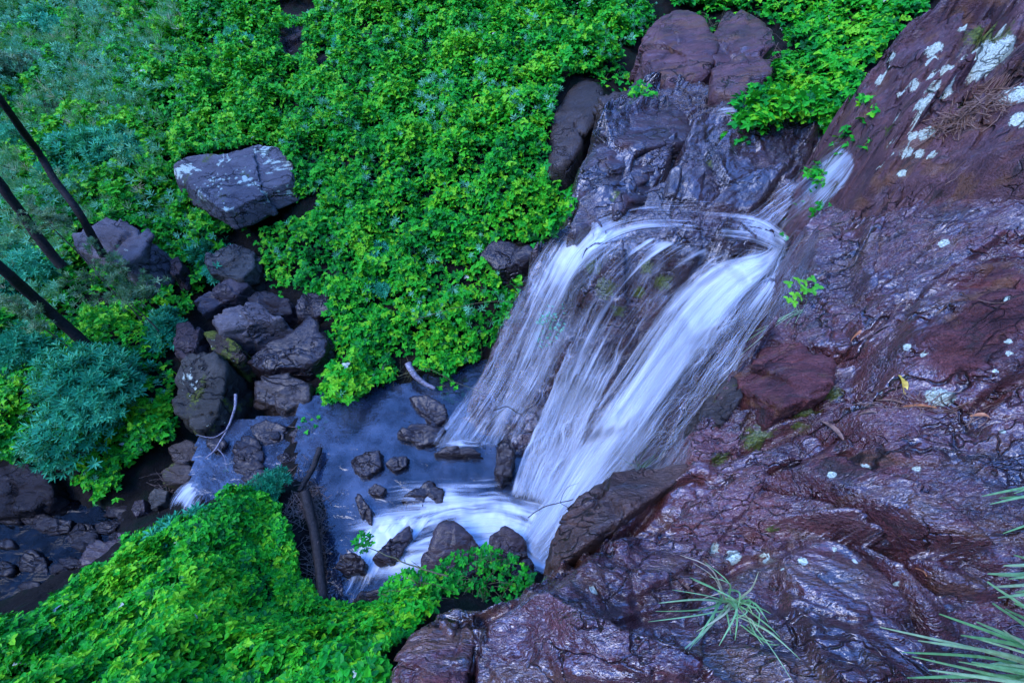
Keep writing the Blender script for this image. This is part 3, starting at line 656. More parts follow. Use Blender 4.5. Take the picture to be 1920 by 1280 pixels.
# blocks along the right bank
gR = 'blocks along the right rim of the falls'
boulder('brown flat-topped block jutting at the foot of the falls', [(1036,1060,1.84),(1040,1000,1.84),(1130,908,1.84),(1185,885,1.82),(1290,868,1.78),(1285,892,1.72),(1200,945,1.7),(1100,1012,1.7),(1062,1050,1.74)], .35, M_RIM, .04, .1, .5, group=gR, lv=6, grow=1.02, deep=1.0)
boulder('reddish block with one big round lichen at the right rim', [(1385,720,1.8),(1430,650,1.82),(1500,640,1.72),(1562,682,1.64),(1550,722,1.6),(1470,752,1.62)], .22, M_SLAB, 0, 0, .35, group=gR, lv=6)
boulder('dark red-brown wet hump above the round lichen block', [(1492,640,1.74),(1510,595,1.76),(1580,572,1.66),(1640,580,1.58),(1640,610,1.56),(1590,648,1.6)], .2, M_SLAB, 0, 0, .7, group=gR, lv=6)
boulder('brown mossy block wedged at the rim below the round lichen block', [(1310,800,1.84),(1325,745,1.86),(1375,700,1.86),(1392,740,1.76),(1360,790,1.76)], .25, M_BROWN, .08, .3, .5, group=gR)
boulder('rounded red-brown boulder at the lower end of the slab', [(722,1290,1.56),(745,1215,1.58),(800,1150,1.6),(870,1148,1.58),(905,1162,1.56),(880,1220,1.5),(865,1290,1.44)], .35, M_SLAB, .06, .08, .5, group=gR, lv=6, sharp=7, rough=.7)
# pool rocks
def prock(label, pts, th=.25, mat=M_DARK, wet=.9, **k): boulder(label, [(a, b, c - .035) for a, b, c in pts], th, mat, 0, 0, wet, name='pool_rock', group=gP, cat='rock', **k)
prock('dark red rock streaked by spray at the left foot of the curtain', [(752,812,4.15),(768,792,4.1),(812,790,4.1),(834,802,4.12),(822,826,4.17),(780,836,4.2)])
prock('dark pointed rock under overhanging leaves at the pool back', [(770,745,4.14),(800,738,4.1),(835,755,4.1),(838,785,4.15),(812,795,4.2),(790,775,4.18)])
prock('flat wet rock shaped like a bowl in the middle of the quiet pool', [(660,862,4.17),(682,848,4.15),(708,848,4.15),(716,872,4.17),(690,890,4.19),(662,884,4.19)], .15)
prock('small reddish rock right of the bowl shaped rock', [(724,868,4.17),(738,856,4.15),(762,854,4.15),(762,872,4.18),(740,882,4.2)], .15)
prock('tiny dark rock at the upper edge of the foam', [(690,916,4.17),(704,906,4.15),(722,914,4.16),(716,928,4.19),(696,926,4.19)], .15)
prock('dark upright sliver of rock at the left edge of the foam', [(664,932,4.13),(676,928,4.12),(694,955,4.14),(698,985,4.18),(684,982,4.19)], .2)
prock('dark triangular rock under thin water above the foam', [(752,935,4.18),(798,905,4.14),(830,915,4.15),(826,940,4.19),(770,955,4.21)], .2)
prock('dark upright rock behind the main fall at the pool', [(928,880,4.0),(932,835,3.9),(948,815,3.86),(962,840,3.9),(958,885,4.02),(940,900,4.08)], .35)
prock('thin dark edge of rock under the left curtain', [(815,848,4.15),(835,838,4.13),(880,838,4.12),(900,850,4.15),(850,856,4.19)], .12)
prock('black-brown wet rock at the left of the white outflow', [(630,1062,4.1),(640,1040,4.06),(662,1036,4.05),(682,1052,4.08),(680,1070,4.12),(650,1078,4.15)], .25)
prock('dark rounded rock at the bottom of the white outflow', [(664,1132,4.02),(682,1110,3.98),(722,1102,3.97),(750,1116,3.99),(730,1140,4.05),(690,1150,4.08)], .3)
prock('largest blue-grey rock in the foam, thin water sliding over it', [(790,1070,4.06),(800,1010,3.98),(826,972,3.94),(862,980,3.95),(905,1030,4.02),(895,1075,4.1),(840,1090,4.12)], .3, M_PURP, rough=.6, sharp=9)
prock('rock under white water right of the largest foam rock', [(915,1045,4.08),(920,1005,4.03),(948,992,4.02),(985,1012,4.05),(980,1050,4.12),(945,1062,4.14)], .25, M_PURP, rough=.6)
prock('black rock with leaves before it, nearest the foot of the main fall', [(948,1052,3.96),(958,1034,3.92),(985,1036,3.92),(1000,1056,3.95),(996,1080,4.0),(962,1084,4.02)], .3)
prock('black wet rock left of the one nearest the main fall', [(872,1080,4.02),(892,1052,3.96),(915,1040,3.94),(922,1056,3.96),(905,1080,4.02),(880,1092,4.06)], .3)
prock('low wet rock in the white run between the outflow and the largest foam rock', [(700,1045,4.13),(735,1005,4.1),(765,985,4.09),(770,1005,4.12),(745,1050,4.17),(712,1062,4.19)], .2, M_PURP, rough=.6)
# lower stream rocks
def srock(label, pts, th=.3, mat=M_SHADED, wet=.9, **k): boulder(label, pts, th, mat, 0, k.pop('moss', 0), wet, name='stream_rock', group=gT, cat='rock', **k)
srock('broad brown rock at the left edge under the overhanging leaves', [(-40,880,4.62),(30,862,4.56),(75,880,4.56),(95,925,4.66),(60,955,4.74),(-40,960,4.78)], .5, M_SHADED, .3, moss=.1)
srock('curved purple rock with wet glints in the lower left stream', [(38,1050,4.86),(60,1030,4.82),(82,1048,4.83),(90,1085,4.9),(66,1104,4.95),(42,1090,4.94)])
srock('large low purple rock touching the near bank of bright leaves', [(152,1050,4.84),(180,1012,4.76),(235,1000,4.72),(272,1018,4.74),(255,1060,4.82),(190,1082,4.9)], .35, M_PURP, .7)
srock('small rounded blue-grey stone above the large low purple rock', [(245,955,4.72),(252,938,4.68),(268,936,4.67),(270,956,4.71),(256,968,4.74)], .2, M_PURP, .6)
srock('grey angular stone left of the little white cascade', [(276,930,4.66),(290,915,4.62),(312,920,4.62),(308,940,4.66),(284,952,4.7)], .25, M_GREY, .5)
srock('olive mossy rock above the little white cascade', [(302,885,4.48),(325,868,4.44),(362,872,4.43),(372,892,4.46),(350,905,4.5),(308,903,4.52)], .3, M_BROWN, .5, moss=.35)
srock('dark rock in the corner of the lower left stream', [(-20,1100,4.95),(20,1085,4.9),(50,1110,4.92),(60,1150,5.0),(10,1160,5.04),(-20,1150,5.04)], .3)
srock('small dark glinting stone in the middle of the lower stream', [(118,1010,4.9),(135,998,4.87),(150,1010,4.88),(142,1026,4.92),(124,1026,4.93)], .2)
srock('flat dark stone in the upper part of the lower stream', [(60,985,4.86),(95,970,4.82),(130,975,4.81),(128,996,4.86),(80,1004,4.9)], .25)
srock('pale purple stone at the near bank lower left', [(98,1110,4.86),(130,1095,4.8),(165,1094,4.78),(160,1112,4.82),(115,1128,4.88)], .25, M_PURP, .6)
srock('wet blue stone between the driftwood branch and the small white cascade', [(432,890,4.36),(455,880,4.34),(500,888,4.33),(505,912,4.38),(470,925,4.41),(440,912,4.41)], .2, M_PURP, .9)
srock('dark rock left of the debris ridge', [(470,800,4.3),(500,785,4.26),(535,800,4.27),(530,825,4.32),(490,835,4.35)], .2, M_DARK, .9)
srock('glossy slate in the shallow water above the debris ridge', [(545,860,4.27),(570,845,4.25),(600,850,4.25),(598,870,4.29),(560,880,4.31)], .14, M_DARK, 1)
srock('brown-black stone behind the bare branch', [(318,840,4.4),(345,825,4.35),(375,835,4.35),(370,860,4.41),(330,868,4.44)], .25, M_BROWN, .5)

rs = np.random.default_rng(99)
def stones(poly, drop, n, rng_r, label, group, mats):
    k = 0
    while k < n:
        px = rs.uniform(min(p[0] for p in poly), max(p[0] for p in poly)); py = rs.uniform(min(p[1] for p in poly), max(p[1] for p in poly))
        if not inpoly(np.array([px]), np.array([py]), poly)[0]: continue
        r = rs.uniform(*rng_r); m_ = 6; a0 = rs.uniform(0, 6)
        pts = [(px + r * rs.uniform(.7, 1.2) * math.cos(a0 + i * 6.283 / m_) * 1.2, py + r * rs.uniform(.7, 1.2) * math.sin(a0 + i * 6.283 / m_) * .8, drop + rs.uniform(-.05, .0)) for i in range(m_)]
        boulder(label, pts, .16, mats[k % len(mats)], 0, 0, .6, name='stone', group=group, cat='stone', lv=4, mask=False); k += 1
stones([(-20,960),(140,930),(280,955),(270,1010),(150,1080),(40,1150),(-20,1150)], 4.89, 24, (9, 24), 'small dark wet stone lying in the shallow lower stream', 'small dark stones in the lower stream', [M_SHADED])
stones([(400,800),(560,790),(575,850),(560,940),(480,930),(400,880)], 4.31, 16, (9, 26), 'dark slate or pebble in the thin water left of the debris ridge', 'dark stones in the thin water', [M_DARK, M_PURP, M_DARK])
# ------------------------------------------------------------------ still water
def water_sheet(name, pts, drop, label, mat=M_WATER):
    poly = [tuple(W(a, b, drop)[:2]) for a, b in pts]
    xs = [p[0] for p in poly]; ys = [p[1] for p in poly]
    x = np.arange(min(xs), max(xs) + .04, .04); y = np.arange(min(ys), max(ys) + .04, .04); X, Y = np.meshgrid(x, y)
    Z = CAMZ - drop + .006 * fbm(np.stack([X, Y, X * 0], -1), 5, 2, 4)
    V = np.stack([X, Y, Z], -1).reshape(-1, 3); keep = inpoly(X, Y, poly)
    V, F = compact(V, grid_faces(*X.shape, keep=keep))
    return tag(mesh_np(name, V, F, mat), label, None, None, 'structure')
water_sheet('pool_water', [(560,760),(700,700),(860,680),(1200,600),(1500,900),(1200,1250),(900,1150),(650,1180),(585,1160),(590,1000),(560,900)], 4.22, 'calm slate-blue plunge pool')
water_sheet('shallow_water', [(380,790),(620,780),(600,900),(585,1000),(500,960),(400,950),(360,900)], 4.34, 'thin blue water left of the debris ridge')
water_sheet('stream_water', [(-900,900),(100,880),(380,900),(420,960),(330,1100),(100,1250),(-900,1400)], 4.9, 'dark lower stream leaving at the left', M_STREAM)

# ------------------------------------------------------------------ falling water
wf = bpy.data.objects.new('waterfall', None); C.objects.link(wf); wf.location = [float(q) for q in W(1300, 600, 3.0)]
tag(wf, 'silky white waterfall fanning over the dark ledge into the pool', None, None, 'structure')
def child(o, par):
    o.parent = par; o.location = o.location - par.location; return o
def blur(T, n, it):
    for _ in range(it):
        a = np.pad(T, ((n, n), (n, n)), mode='edge'); s = 0
        for k in range(-n, n + 1): s = s + a[n + k:n + k + T.shape[0], n:-n]
        T2 = s / (2 * n + 1); a = np.pad(T2, ((0, 0), (n, n)), mode='edge'); s = 0
        for k in range(-n, n + 1): s = s + a[:, n + k:n + k + T.shape[1]]
        T = s / (2 * n + 1)
    return T
def sheet_px(lines, nu, nv):
    R = np.array([smoothline(l, nv) for l in lines])         # (k,nv,2)
    out = np.stack([smoothline(R[:, j], nu) for j in range(nv)], 0)   # (nv,nu,2)
    return out
def water_grid(lines, nu, nv, off=.045, bl=9, it=4, hfs=ALL, sur=None, lift=None):
    Q = sheet_px(lines, nu, nv)
    P = march(Q[..., 0], Q[..., 1], hfs)
    d = rays(Q[..., 0], Q[..., 1]); t = P[..., 1] / d[..., 1]
    if sur is not None:
        ts = sur / -d[..., 2]; t = np.minimum(t, ts)
    tb = np.minimum(blur(t, bl, it), t) - off / np.linalg.norm(d, axis=-1)
    tb = blur(tb, 2, 1)
    if lift is not None: tb = tb - lift
    P = d * tb[..., None]; P[..., 2] += CAMZ
    return P
def water_sheet_mesh(name, P, dens, mat, parent, uvs=(1, 1)):
    nv, nu = P.shape[:2]
    uu_, vv_ = np.meshgrid(np.linspace(0, uvs[0], nu), np.linspace(0, uvs[1], nv)); q_ = np.stack([uu_ * 9, vv_ * 3.2, uu_ * 0 + len(name)], -1)
    dens = dens * np.clip(1 + .75 * noise(q_, 1, 7) + .4 * noise(q_, 2.6, 8), .15, 1.8)
    u, v = np.meshgrid(np.linspace(0, uvs[0], nu), np.linspace(0, uvs[1], nv)); uv = np.stack([u, v], -1).reshape(-1, 2)
    o = mesh_np(name, P.reshape(-1, 3), grid_faces(nv, nu), mat, None, {'tone': dens.ravel()}, uv=uv)
    return child(o, parent)
def uvgrid(nu, nv): return np.meshgrid(np.linspace(0, 1, nu), np.linspace(0, 1, nv))
def strands(name, P, n, dfn, parent, wid=(.0012, .004), outl=.10, seed=1, ln=(.12, .5), alpha=(.15, .7), sway=.012):
    r = np.random.default_rng(seed); nv, nu = P.shape[:2]; bag = Bag()
    dv = np.gradient(P, axis=0); du = np.gradient(P, axis=1)
    nrm = np.cross(du, dv); nrm /= np.linalg.norm(nrm, axis=-1)[..., None] + 1e-9; nrm *= np.sign(nrm[..., 2:3] + 1e-9)
    K = 14; cnt = 0; tries = 0
    while cnt < n and tries < n * 12:
        tries += 1
        u0 = r.random(); v0 = r.random() * .95
        if r.random() > dfn(u0, v0): continue
        L_ = r.uniform(*ln); v1 = min(1, v0 + L_); vv = np.linspace(v0, v1, K); uu = np.clip(u0 + (vv - v0) * r.normal(0, .05), 0, .999)
        fi = vv * (nv - 1); fj = uu * (nu - 1); i = np.minimum(fi.astype(int), nv - 2); j = np.minimum(fj.astype(int), nu - 2); a = (fi - i)[:, None]; b = (fj - j)[:, None]
        def smp(A_): return (A_[i, j] * (1 - a) + A_[i + 1, j] * a) * (1 - b) + (A_[i, j + 1] * (1 - a) + A_[i + 1, j + 1] * a) * b
        c = smp(P) + smp(nrm) * (abs(r.normal(0, outl)) * np.sin(np.linspace(.15, 1.0, K) * math.pi * .8))[:, None]
        w_ = smp(du); w_ /= np.linalg.norm(w_, axis=1)[:, None] + 1e-9
        c = c + w_ * (r.normal(0, sway) * np.linspace(0, 1, K) ** 1.5)[:, None]
        wd = r.uniform(*wid) * np.sin(np.linspace(.08, 1, K) * math.pi * .95)
        V = np.concatenate([c - w_ * wd[:, None], c + w_ * wd[:, None]])
        ii = np.arange(K - 1); F = np.stack([ii, ii + 1, ii + 1 + K, ii + K], -1)
        al = r.uniform(*alpha) * np.sin(np.linspace(.05, .98, K) * math.pi) ** .7
        bag.add(V, F, np.concatenate([al, al])); cnt += 1
    return child(bag.build(name, M_STRAND), parent)
sm = lambda u, a, b: sstep(a, b, u)
# upper chute
Lc = [[(1580,258),(1520,300),(1465,345),(1410,385),(1375,405),(1360,420)], [(1602,285),(1565,325),(1520,365),(1465,410),(1430,440),(1410,450)], [(1606,310),(1585,350),(1545,395),(1500,435),(1478,470),(1470,490)]]
P = water_grid(Lc, 60, 120, .02, 3, 2); U, Vv = uvgrid(60, 120)
dens = (sm(U, 0, .3) * (1 - sm(U, .75, 1.0))) * (1 - sm(Vv, .85, 1)) * (.32 + .5 * np.exp(-((Vv - .25) / .2) ** 2) + .45 * sm(Vv, .75, 1)) * sm(Vv, 0, .08)
water_sheet_mesh('upper_chute', P, dens, M_FALL, wf, (.45, 1.0))
strands('chute_strands', P, 260, lambda u, v: .8 * math.sin(math.pi * u), wf, outl=.02, seed=2, ln=(.1, .3), alpha=(.05, .22))
# ledge run, sweeping left along the lip, then the left curtain
Lp = [[(1490,440),(1430,392),(1350,380),(1270,378),(1200,378),(1120,398),(1050,435),(1012,480)],
      [(1480,462),(1415,420),(1335,412),(1255,408),(1185,412),(1110,436),(1062,478),(1030,515)],
      [(1465,495),(1400,480),(1320,475),(1240,465),(1175,478),(1125,515),(1090,550),(1060,590)]]
P = water_grid(Lp, 90, 150, .025, 4, 3); U, Vv = uvgrid(90, 150)
dens = sm(U, 0, .35) * (1 - sm(U, .5, 1)) * (.40 + .36 * sm(Vv, .55, .8) + .3 * np.exp(-((Vv - .08) / .1) ** 2) - .15 * np.exp(-((Vv - .35) / .12) ** 2)) * (1 - sm(Vv, .85, 1)) * sm(Vv, 0, .05)
water_sheet_mesh('lip_flow', P, dens, M_FALL, wf, (.5, 1.0))
strands('lip_strands', P, 90, lambda u, v: .7, wf, outl=.015, seed=33, ln=(.08, .25), alpha=(.04, .2), wid=(.001, .003), sway=.03)
Ll = [[(1032,452),(1000,510),(950,620),(885,735),(812,836)],
      [(1060,438),(1022,520),(975,625),(918,735),(850,840)],
      [(1110,425),(1055,510),(1005,620),(955,730),(885,842)],
      [(1170,425),(1095,500),(1040,600),(1000,700),(915,842)],
      [(1230,432),(1140,490),(1080,580),(1045,690),(960,845)]]
P = water_grid(Ll, 120, 160, .035, 8, 4, sur=4.21); U, Vv = uvgrid(120, 160)
dens = (1 - .75 * sm(Vv, .72, .97)) * sm(U, 0, .22) * (1 - sm(U, .5, 1)) * (.36 + .42 * np.exp(-((Vv - .12) / .22) ** 2) + .22 * sm(Vv, .75, .95)) * sm(Vv, 0, .08) * (1 - sm(Vv, .93, 1)) + .10 * sm(U, .5, .7) * (1 - sm(U, .9, 1)) * (1 - sm(Vv, .9, 1)) * sm(Vv, 0, .1)
water_sheet_mesh('left_curtain', P, dens, M_FALL, wf, (1.0, 1.2))
P2 = P + np.array([-.05, -.05, .04]) * np.sin(math.pi * Vv)[..., None]
water_sheet_mesh('left_curtain_front', P2, dens * .7, fall_mat('falling_water_thin', 110, 2.8, .42, .8, .7), wf, (1.0, 1.2))
strands('left_strands', P, 2200, lambda u, v: (1 - u * .6), wf, outl=.06, seed=3, ln=(.06, .3), alpha=(.04, .22), wid=(.0007, .0022), sway=.02)
# middle trickles over the mossy bulge
Lm = [[(1215,440),(1160,480),(1110,545),(1070,640),(1030,740),(985,850),(960,930)], [(1290,455),(1240,490),(1190,560),(1130,650),(1080,750),(1030,860),(1000,940)], [(1370,475),(1315,505),(1250,560),(1180,640),(1120,750),(1070,860),(1020,950)]]
P = water_grid(Lm, 90, 200, .035, 8, 3, sur=4.2); U, Vv = uvgrid(90, 200)
trk = np.exp(-((U - .32 - .02 * np.sin(Vv * 9)) / .05) ** 2) + .6 * np.exp(-((U - .12) / .03) ** 2) + .5 * np.exp(-((U - .55) / .03) ** 2)
dens = (.34 * sm(Vv, .35, .6) + .55 * trk * (1 - .5 * sm(Vv, .4, .6)) + .6 * (1 - sm(Vv, .0, .16))) * sm(U, 0, .08) * sm(Vv, 0, .04)
water_sheet_mesh('middle_trickles', P, dens, M_FALL, wf, (.9, 1.3))
strands('middle_strands', P, 2600, lambda u, v: .12 + .88 * float(v > .42), wf, outl=.06, seed=4, ln=(.08, .3), alpha=(.05, .25), wid=(.0008, .0024))
# main fan
Lr = [[(1455,440),(1430,472),(1340,490),(1270,545),(1200,640),(1130,750),(1070,850),(1020,940),(975,1010)],
      [(1465,445),(1445,478),(1370,505),(1300,580),(1240,680),(1170,790),(1110,890),(1055,970),(1000,1040)],
      [(1475,450),(1460,482),(1410,520),(1350,600),(1290,700),(1220,800),(1150,900),(1090,980),(1020,1055)],
      [(1484,452),(1472,486),(1450,540),(1410,620),(1350,720),(1280,820),(1200,910),(1120,990),(1035,1065)],
      [(1492,455),(1480,490),(1478,560),(1440,640),(1385,720),(1320,810),(1250,890),(1160,970),(1050,1070)]]
HN = [G, L]
P = water_grid(Lr, 140, 220, .05, 12, 5, hfs=HN, sur=4.2); U, Vv = uvgrid(140, 220)
core = np.exp(-((U - .3) / .22) ** 2)
dens = (.8 * core + .16 + .28 * np.exp(-((Vv - .12) / .14) ** 2) + .38 * np.exp(-((Vv - .95) / .18) ** 2) + .2 * np.exp(-((U - .93) / .06) ** 2) * (1 - sm(Vv, .5, .8)) - .25 * np.exp(-((U - .7) / .12) ** 2) * np.exp(-((Vv - .5) / .25) ** 2)) * sm(U, 0, .08) * (1 - sm(U, .95, 1.0)) * sm(Vv, 0, .07)
water_sheet_mesh('main_curtain', P, dens * 1.05, M_FALL, wf, (1.3, 1.4))
P2 = P + np.array([-.04, -.05, .05]) * np.sin(math.pi * np.clip(Vv, 0, 1))[..., None]
water_sheet_mesh('main_curtain_front', P2, dens * .75 - .08, fall_mat('falling_water_front', 95, 2.6, .4, .8, .8), wf, (1.3, 1.4))
strands('main_strands', P, 2400, lambda u, v: .35 + .65 * math.exp(-((u - .35) / .3) ** 2), wf, outl=.08, seed=5, ln=(.1, .45), alpha=(.04, .22), wid=(.0008, .003), sway=.03)
P3_ = P + np.array([-.07, -.08, .07]) * np.sin(math.pi * np.clip(Vv, 0, 1))[..., None]
M_VEIL = fall_mat('soft_water_veil', 14, 1.1, .2, .9, .5)
water_sheet_mesh('main_soft_veil', P3_, (dens * .55 + .04) * sm(U, 0, .25) * (1 - sm(U, .8, 1)) * (1 - sm(Vv, .9, 1)), M_VEIL, wf, (1.3, 1.0))
Lv = [[(1120,440),(1030,560),(950,690),(880,800),(860,840)], [(1220,450),(1110,560),(1040,690),(960,800),(930,860)], [(1330,480),(1200,600),(1110,720),(1020,850),(985,930)]]
Pv = water_grid(Lv, 60, 100, .12, 8, 4, sur=4.21); U2, V2 = uvgrid(60, 100)
water_sheet_mesh('middle_soft_veil', Pv, sm(U2, 0, .35) * (1 - sm(U2, .65, 1)) * .42 * sm(V2, .15, .5) * (1 - sm(V2, .8, 1)), M_VEIL, wf, (1.2, 1.0))
# pool foam
def foam(name, lines, nu, nv, dfn, drop=4.205, uvs=(1, 1), amp=.02):
    Q = sheet_px(lines, nu, nv); P = W(Q[..., 0], Q[..., 1], np.full(Q.shape[:2], drop))
    P[..., 2] += amp * (fbm(P, 6, 3, 12) + .4)
    U, Vv = uvgrid(nu, nv)
    return water_sheet_mesh(name, P, dfn(U, Vv), M_FOAM, wf, uvs)
edge = lambda U: sm(U, 0, .25) * (1 - sm(U, .75, 1))
foam('foam_run', [[(1030,930),(950,915),(880,915),(820,920),(765,940),(725,965),(690,945),(675,920)], [(1030,1000),(960,955),(890,945),(830,950),(775,975),(720,1000),(690,985),(678,960)], [(1030,1060),(975,1010),(905,985),(840,975),(785,1010),(725,1050),(690,1030),(670,1000)], [(1020,1090),(980,1075),(915,1050),(870,1060),(790,1075),(735,1090),(690,1090),(640,1100)]],
     90, 160, lambda U, V_: .85 * (sm(U, 0, .3) * (1 - sm(U, .8, 1)) * (.6 + .45 * np.exp(-((V_ - .05) / .15) ** 2) + .35 * np.exp(-((V_ - .45) / .2) ** 2))) * (1 - sm(V_, .9, 1)), uvs=(1.2, 1.2))
foam('foam_outflow', [[(705,950),(672,1000),(650,1050),(640,1100),(620,1130)], [(760,960),(715,1010),(690,1060),(672,1105),(655,1135)], [(820,960),(770,1030),(745,1070),(715,1110),(690,1140)]],
     60, 100, lambda U, V_: edge(U) * (.6 + .3 * np.sin(V_ * 5)) * sm(V_, 0, .15) * (1 - sm(V_, .85, 1)), drop=4.19, uvs=(1, 1), amp=.03)
foam('foam_left', [[(810,835),(830,815),(870,815),(920,825)], [(812,842),(845,838),(890,838),(950,845)], [(815,850),(850,852),(900,850),(955,855)]],
     60, 40, lambda U, V_: sm(U, 0, .5) * (1 - sm(U, .5, 1)) * .4 * sm(V_, 0, .1) * (1 - sm(V_, .8, 1)), drop=4.19)
foam('foam_mist', [[(640,900),(760,880),(900,880),(1020,860)], [(640,1000),(770,980),(900,990),(1020,960)], [(650,1110),(770,1090),(900,1080),(1030,1080)]],
     80, 80, lambda U, V_: edge(U) * .38 * np.sin(math.pi * V_), drop=4.17, uvs=(2, .8))
# veils on the foam rocks
# little cascade and upper seep
P = water_grid([[(372,890),(340,902),(318,925),(305,955)], [(388,902),(362,922),(344,948),(335,972)], [(390,925),(376,948),(365,968),(358,985)]], 30, 40, .12, 2, 1, sur=4.5); U, Vv = uvgrid(30, 40)
cs = water_sheet_mesh('small_cascade', P, edge(U) * .62 * sm(Vv, 0, .3) * (1 - sm(Vv, .6, 1)), M_FALL, wf, (.35, .6))
P = water_grid([[(1310,205),(1350,190),(1400,185),(1440,175)], [(1315,215),(1355,205),(1410,203),(1450,195)], [(1330,228),(1360,222),(1415,218),(1460,210)]], 30, 50, .02, 2, 1); U, Vv = uvgrid(30, 50)
water_sheet_mesh('upper_seep', P, edge(U) * .6 * np.sin(math.pi * Vv), M_FOAM, wf, (.6, .5))

# ------------------------------------------------------------------ leaves
def inst(T, F, pos, nrm, yaw, scale, tone):
    """instances of template T,F merged to arrays"""
    N = len(pos); n = nrm / (np.linalg.norm(nrm, axis=1)[:, None] + 1e-9)
    ref = np.where(np.abs(n[:, 2:3]) > .9, np.array([[1., 0, 0]]), np.array([[0, 0, 1.]]))
    a = np.cross(ref, n); a /= np.linalg.norm(a, axis=1)[:, None] + 1e-9; b = np.cross(n, a)
    c, s = np.cos(yaw)[:, None], np.sin(yaw)[:, None]; ax = a * c + b * s; bx = -a * s + b * c
    V = pos[:, None] + scale[:, None, None] * (T[None, :, 0:1] * ax[:, None] + T[None, :, 1:2] * bx[:, None] + T[None, :, 2:3] * n[:, None])
    Fm = F[None] + (np.arange(N) * len(T))[:, None, None]
    return V.reshape(-1, 3), Fm.reshape(-1, F.shape[1]), np.repeat(tone, len(T))
def leaflet(L_, Wd, ang, off=0., droop=.15, lift=.08):
    p = np.array([[0, 0, 0], [.28, .5, lift], [.68, .42, lift - droop * .4], [1, 0, -droop], [.68, -.42, lift - droop * .4], [.28, -.5, lift]])
    p[:, 0] *= L_; p[:, 1] *= Wd; p[:, 0] += off; c, s = math.cos(ang), math.sin(ang)
    return np.stack([p[:, 0] * c - p[:, 1] * s, p[:, 0] * s + p[:, 1] * c, p[:, 2] * L_], -1)
LF = np.array([[0, 1, 2, 3], [0, 3, 4, 5]])
def compound(parts):
    V = np.concatenate(parts); F = np.concatenate([LF + 6 * i for i in range(len(parts))]); return V, F
T3 = compound([leaflet(1, .72, 0), leaflet(.85, .66, 1.9), leaflet(.85, .66, -1.9)])
T5 = compound([leaflet(1, .5, 0), leaflet(.9, .46, 1.15), leaflet(.9, .46, -1.15), leaflet(.65, .42, 2.3), leaflet(.65, .42, -2.3)])
def cover(name, region, excl, bounds, n, size, hgt, mat, label, seed, dens=None, lean=.45, tone_mu=.6, hf=ALL, cat='ground cover', clump=2.2, gap=-.2, parent=None, kind='stuff', temps=None):
    r = np.random.default_rng(seed); P = []; tot = 0; out = []
    tones = []; Ns = []
    while tot < n:
        k = 60000
        x = r.uniform(bounds[0], bounds[1], k); y = r.uniform(bounds[2], bounds[3], k)
        z = np.maximum.reduce([h(x, y) for h in hf]); p = np.stack([x, y, z], -1)
        cl = noise(p, clump, seed + 1); cl2 = noise(p, clump * 2.7, seed + 2)
        top = hgt * np.clip(.55 + 1.1 * cl + .6 * cl2, .05, 1.7)
        q = p.copy(); frac = 1 - r.random(k) ** 1.8 * .75; q[:, 2] += top * frac
        px, py = proj(q); jit = 26 * noise(q, 6, 70); m = inpoly(px + jit, py + 20 * noise(q, 7, 71), region)
        for e in excl: m &= ~inpoly(px, py, e)
        prob = np.where(cl + .5 * cl2 < gap, .4, 1.)
        if dens is not None: prob = prob * dens(px, py)
        m &= r.random(k) < prob
        q = q[m]; out.append(q); tot += len(q)
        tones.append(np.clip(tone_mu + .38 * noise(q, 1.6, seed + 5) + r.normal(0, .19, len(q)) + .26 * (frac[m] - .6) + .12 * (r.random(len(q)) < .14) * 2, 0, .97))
        e = 0.08; gxn = (hf_max(hf, x + e, y) - z)[m] / e; gyn = (hf_max(hf, x, y + e) - z)[m] / e
        nn = np.stack([-gxn * .5, -gyn * .5, np.ones(m.sum())], -1); Ns.append(nn / np.linalg.norm(nn, axis=1)[:, None])
    q = np.concatenate(out)[:n]; tn = np.concatenate(tones)[:n]; N = np.concatenate(Ns)[:n] + r.normal(0, lean, (n, 3))
    tn = np.where(r.random(n) < .0015, 1.0, tn)
    h = r.random(n) < .6; bag = Bag(); sc = size * r.uniform(.45, 1.4, n); yaw = r.uniform(0, 6.283, n)
    for msk, T in ((h, (temps or (T3, T5))[0]), (~h, (temps or (T3, T5))[1])):
        V, F, t = inst(T[0], T[1], q[msk], N[msk], yaw[msk], sc[msk], tn[msk]); bag.add(V, F, t)
    o = bag.build(name, mat, smooth=False)
    tag(o, label, cat, None, kind)
    return o
def hf_max(hf, x, y): return np.maximum.reduce([h(x, y) for h in hf])
gaps = [[(430,400),(600,355),(590,395),(500,425),(440,430)], [(430,700),(480,700),(480,760),(560,790),(480,850),(400,900),(360,820),(420,740)]]
rock_ex = []
for h in boulder_px:
    a = np.array(h, float); c_ = a.mean(0); rock_ex.append([tuple(c_ + (q - c_) * .97) for q in a])
hill = [(-900,-500),(1260,-500),(1230,0),(1200,60),(1150,110),(1090,130),(1060,140),(1045,180),(1025,240),(1020,320),(1050,350),(1078,370),(1050,415),(1045,425),(990,465),(975,530),(940,610),(890,680),(830,700),(780,680),(745,672),(735,705),(680,735),(610,755),(590,735),(600,690),(616,600),(560,540),(500,520),(480,430),(430,430),(380,520),(350,590),(322,640),(325,820),(290,830),(240,860),(210,925),(170,935),(130,880),(60,860),(-30,850),(-900,900)]
def hill_d(px, py):
    d = np.ones(px.shape)
    d = np.where((px > 340) & (px < 620) & (py > 430) & (py < 760), .5, d)
    d = np.where((px < 330) & (py > 500) & (py < 760), .5, d)
    return d
cover('bramble_cover', hill, rock_ex + gaps, (-11, 1.9, 1.3, 13), 200000, .049, .36, M_LEAF, 'dense bright green bramble leaves covering the far hillside', 11, hill_d, hf=[G, L])
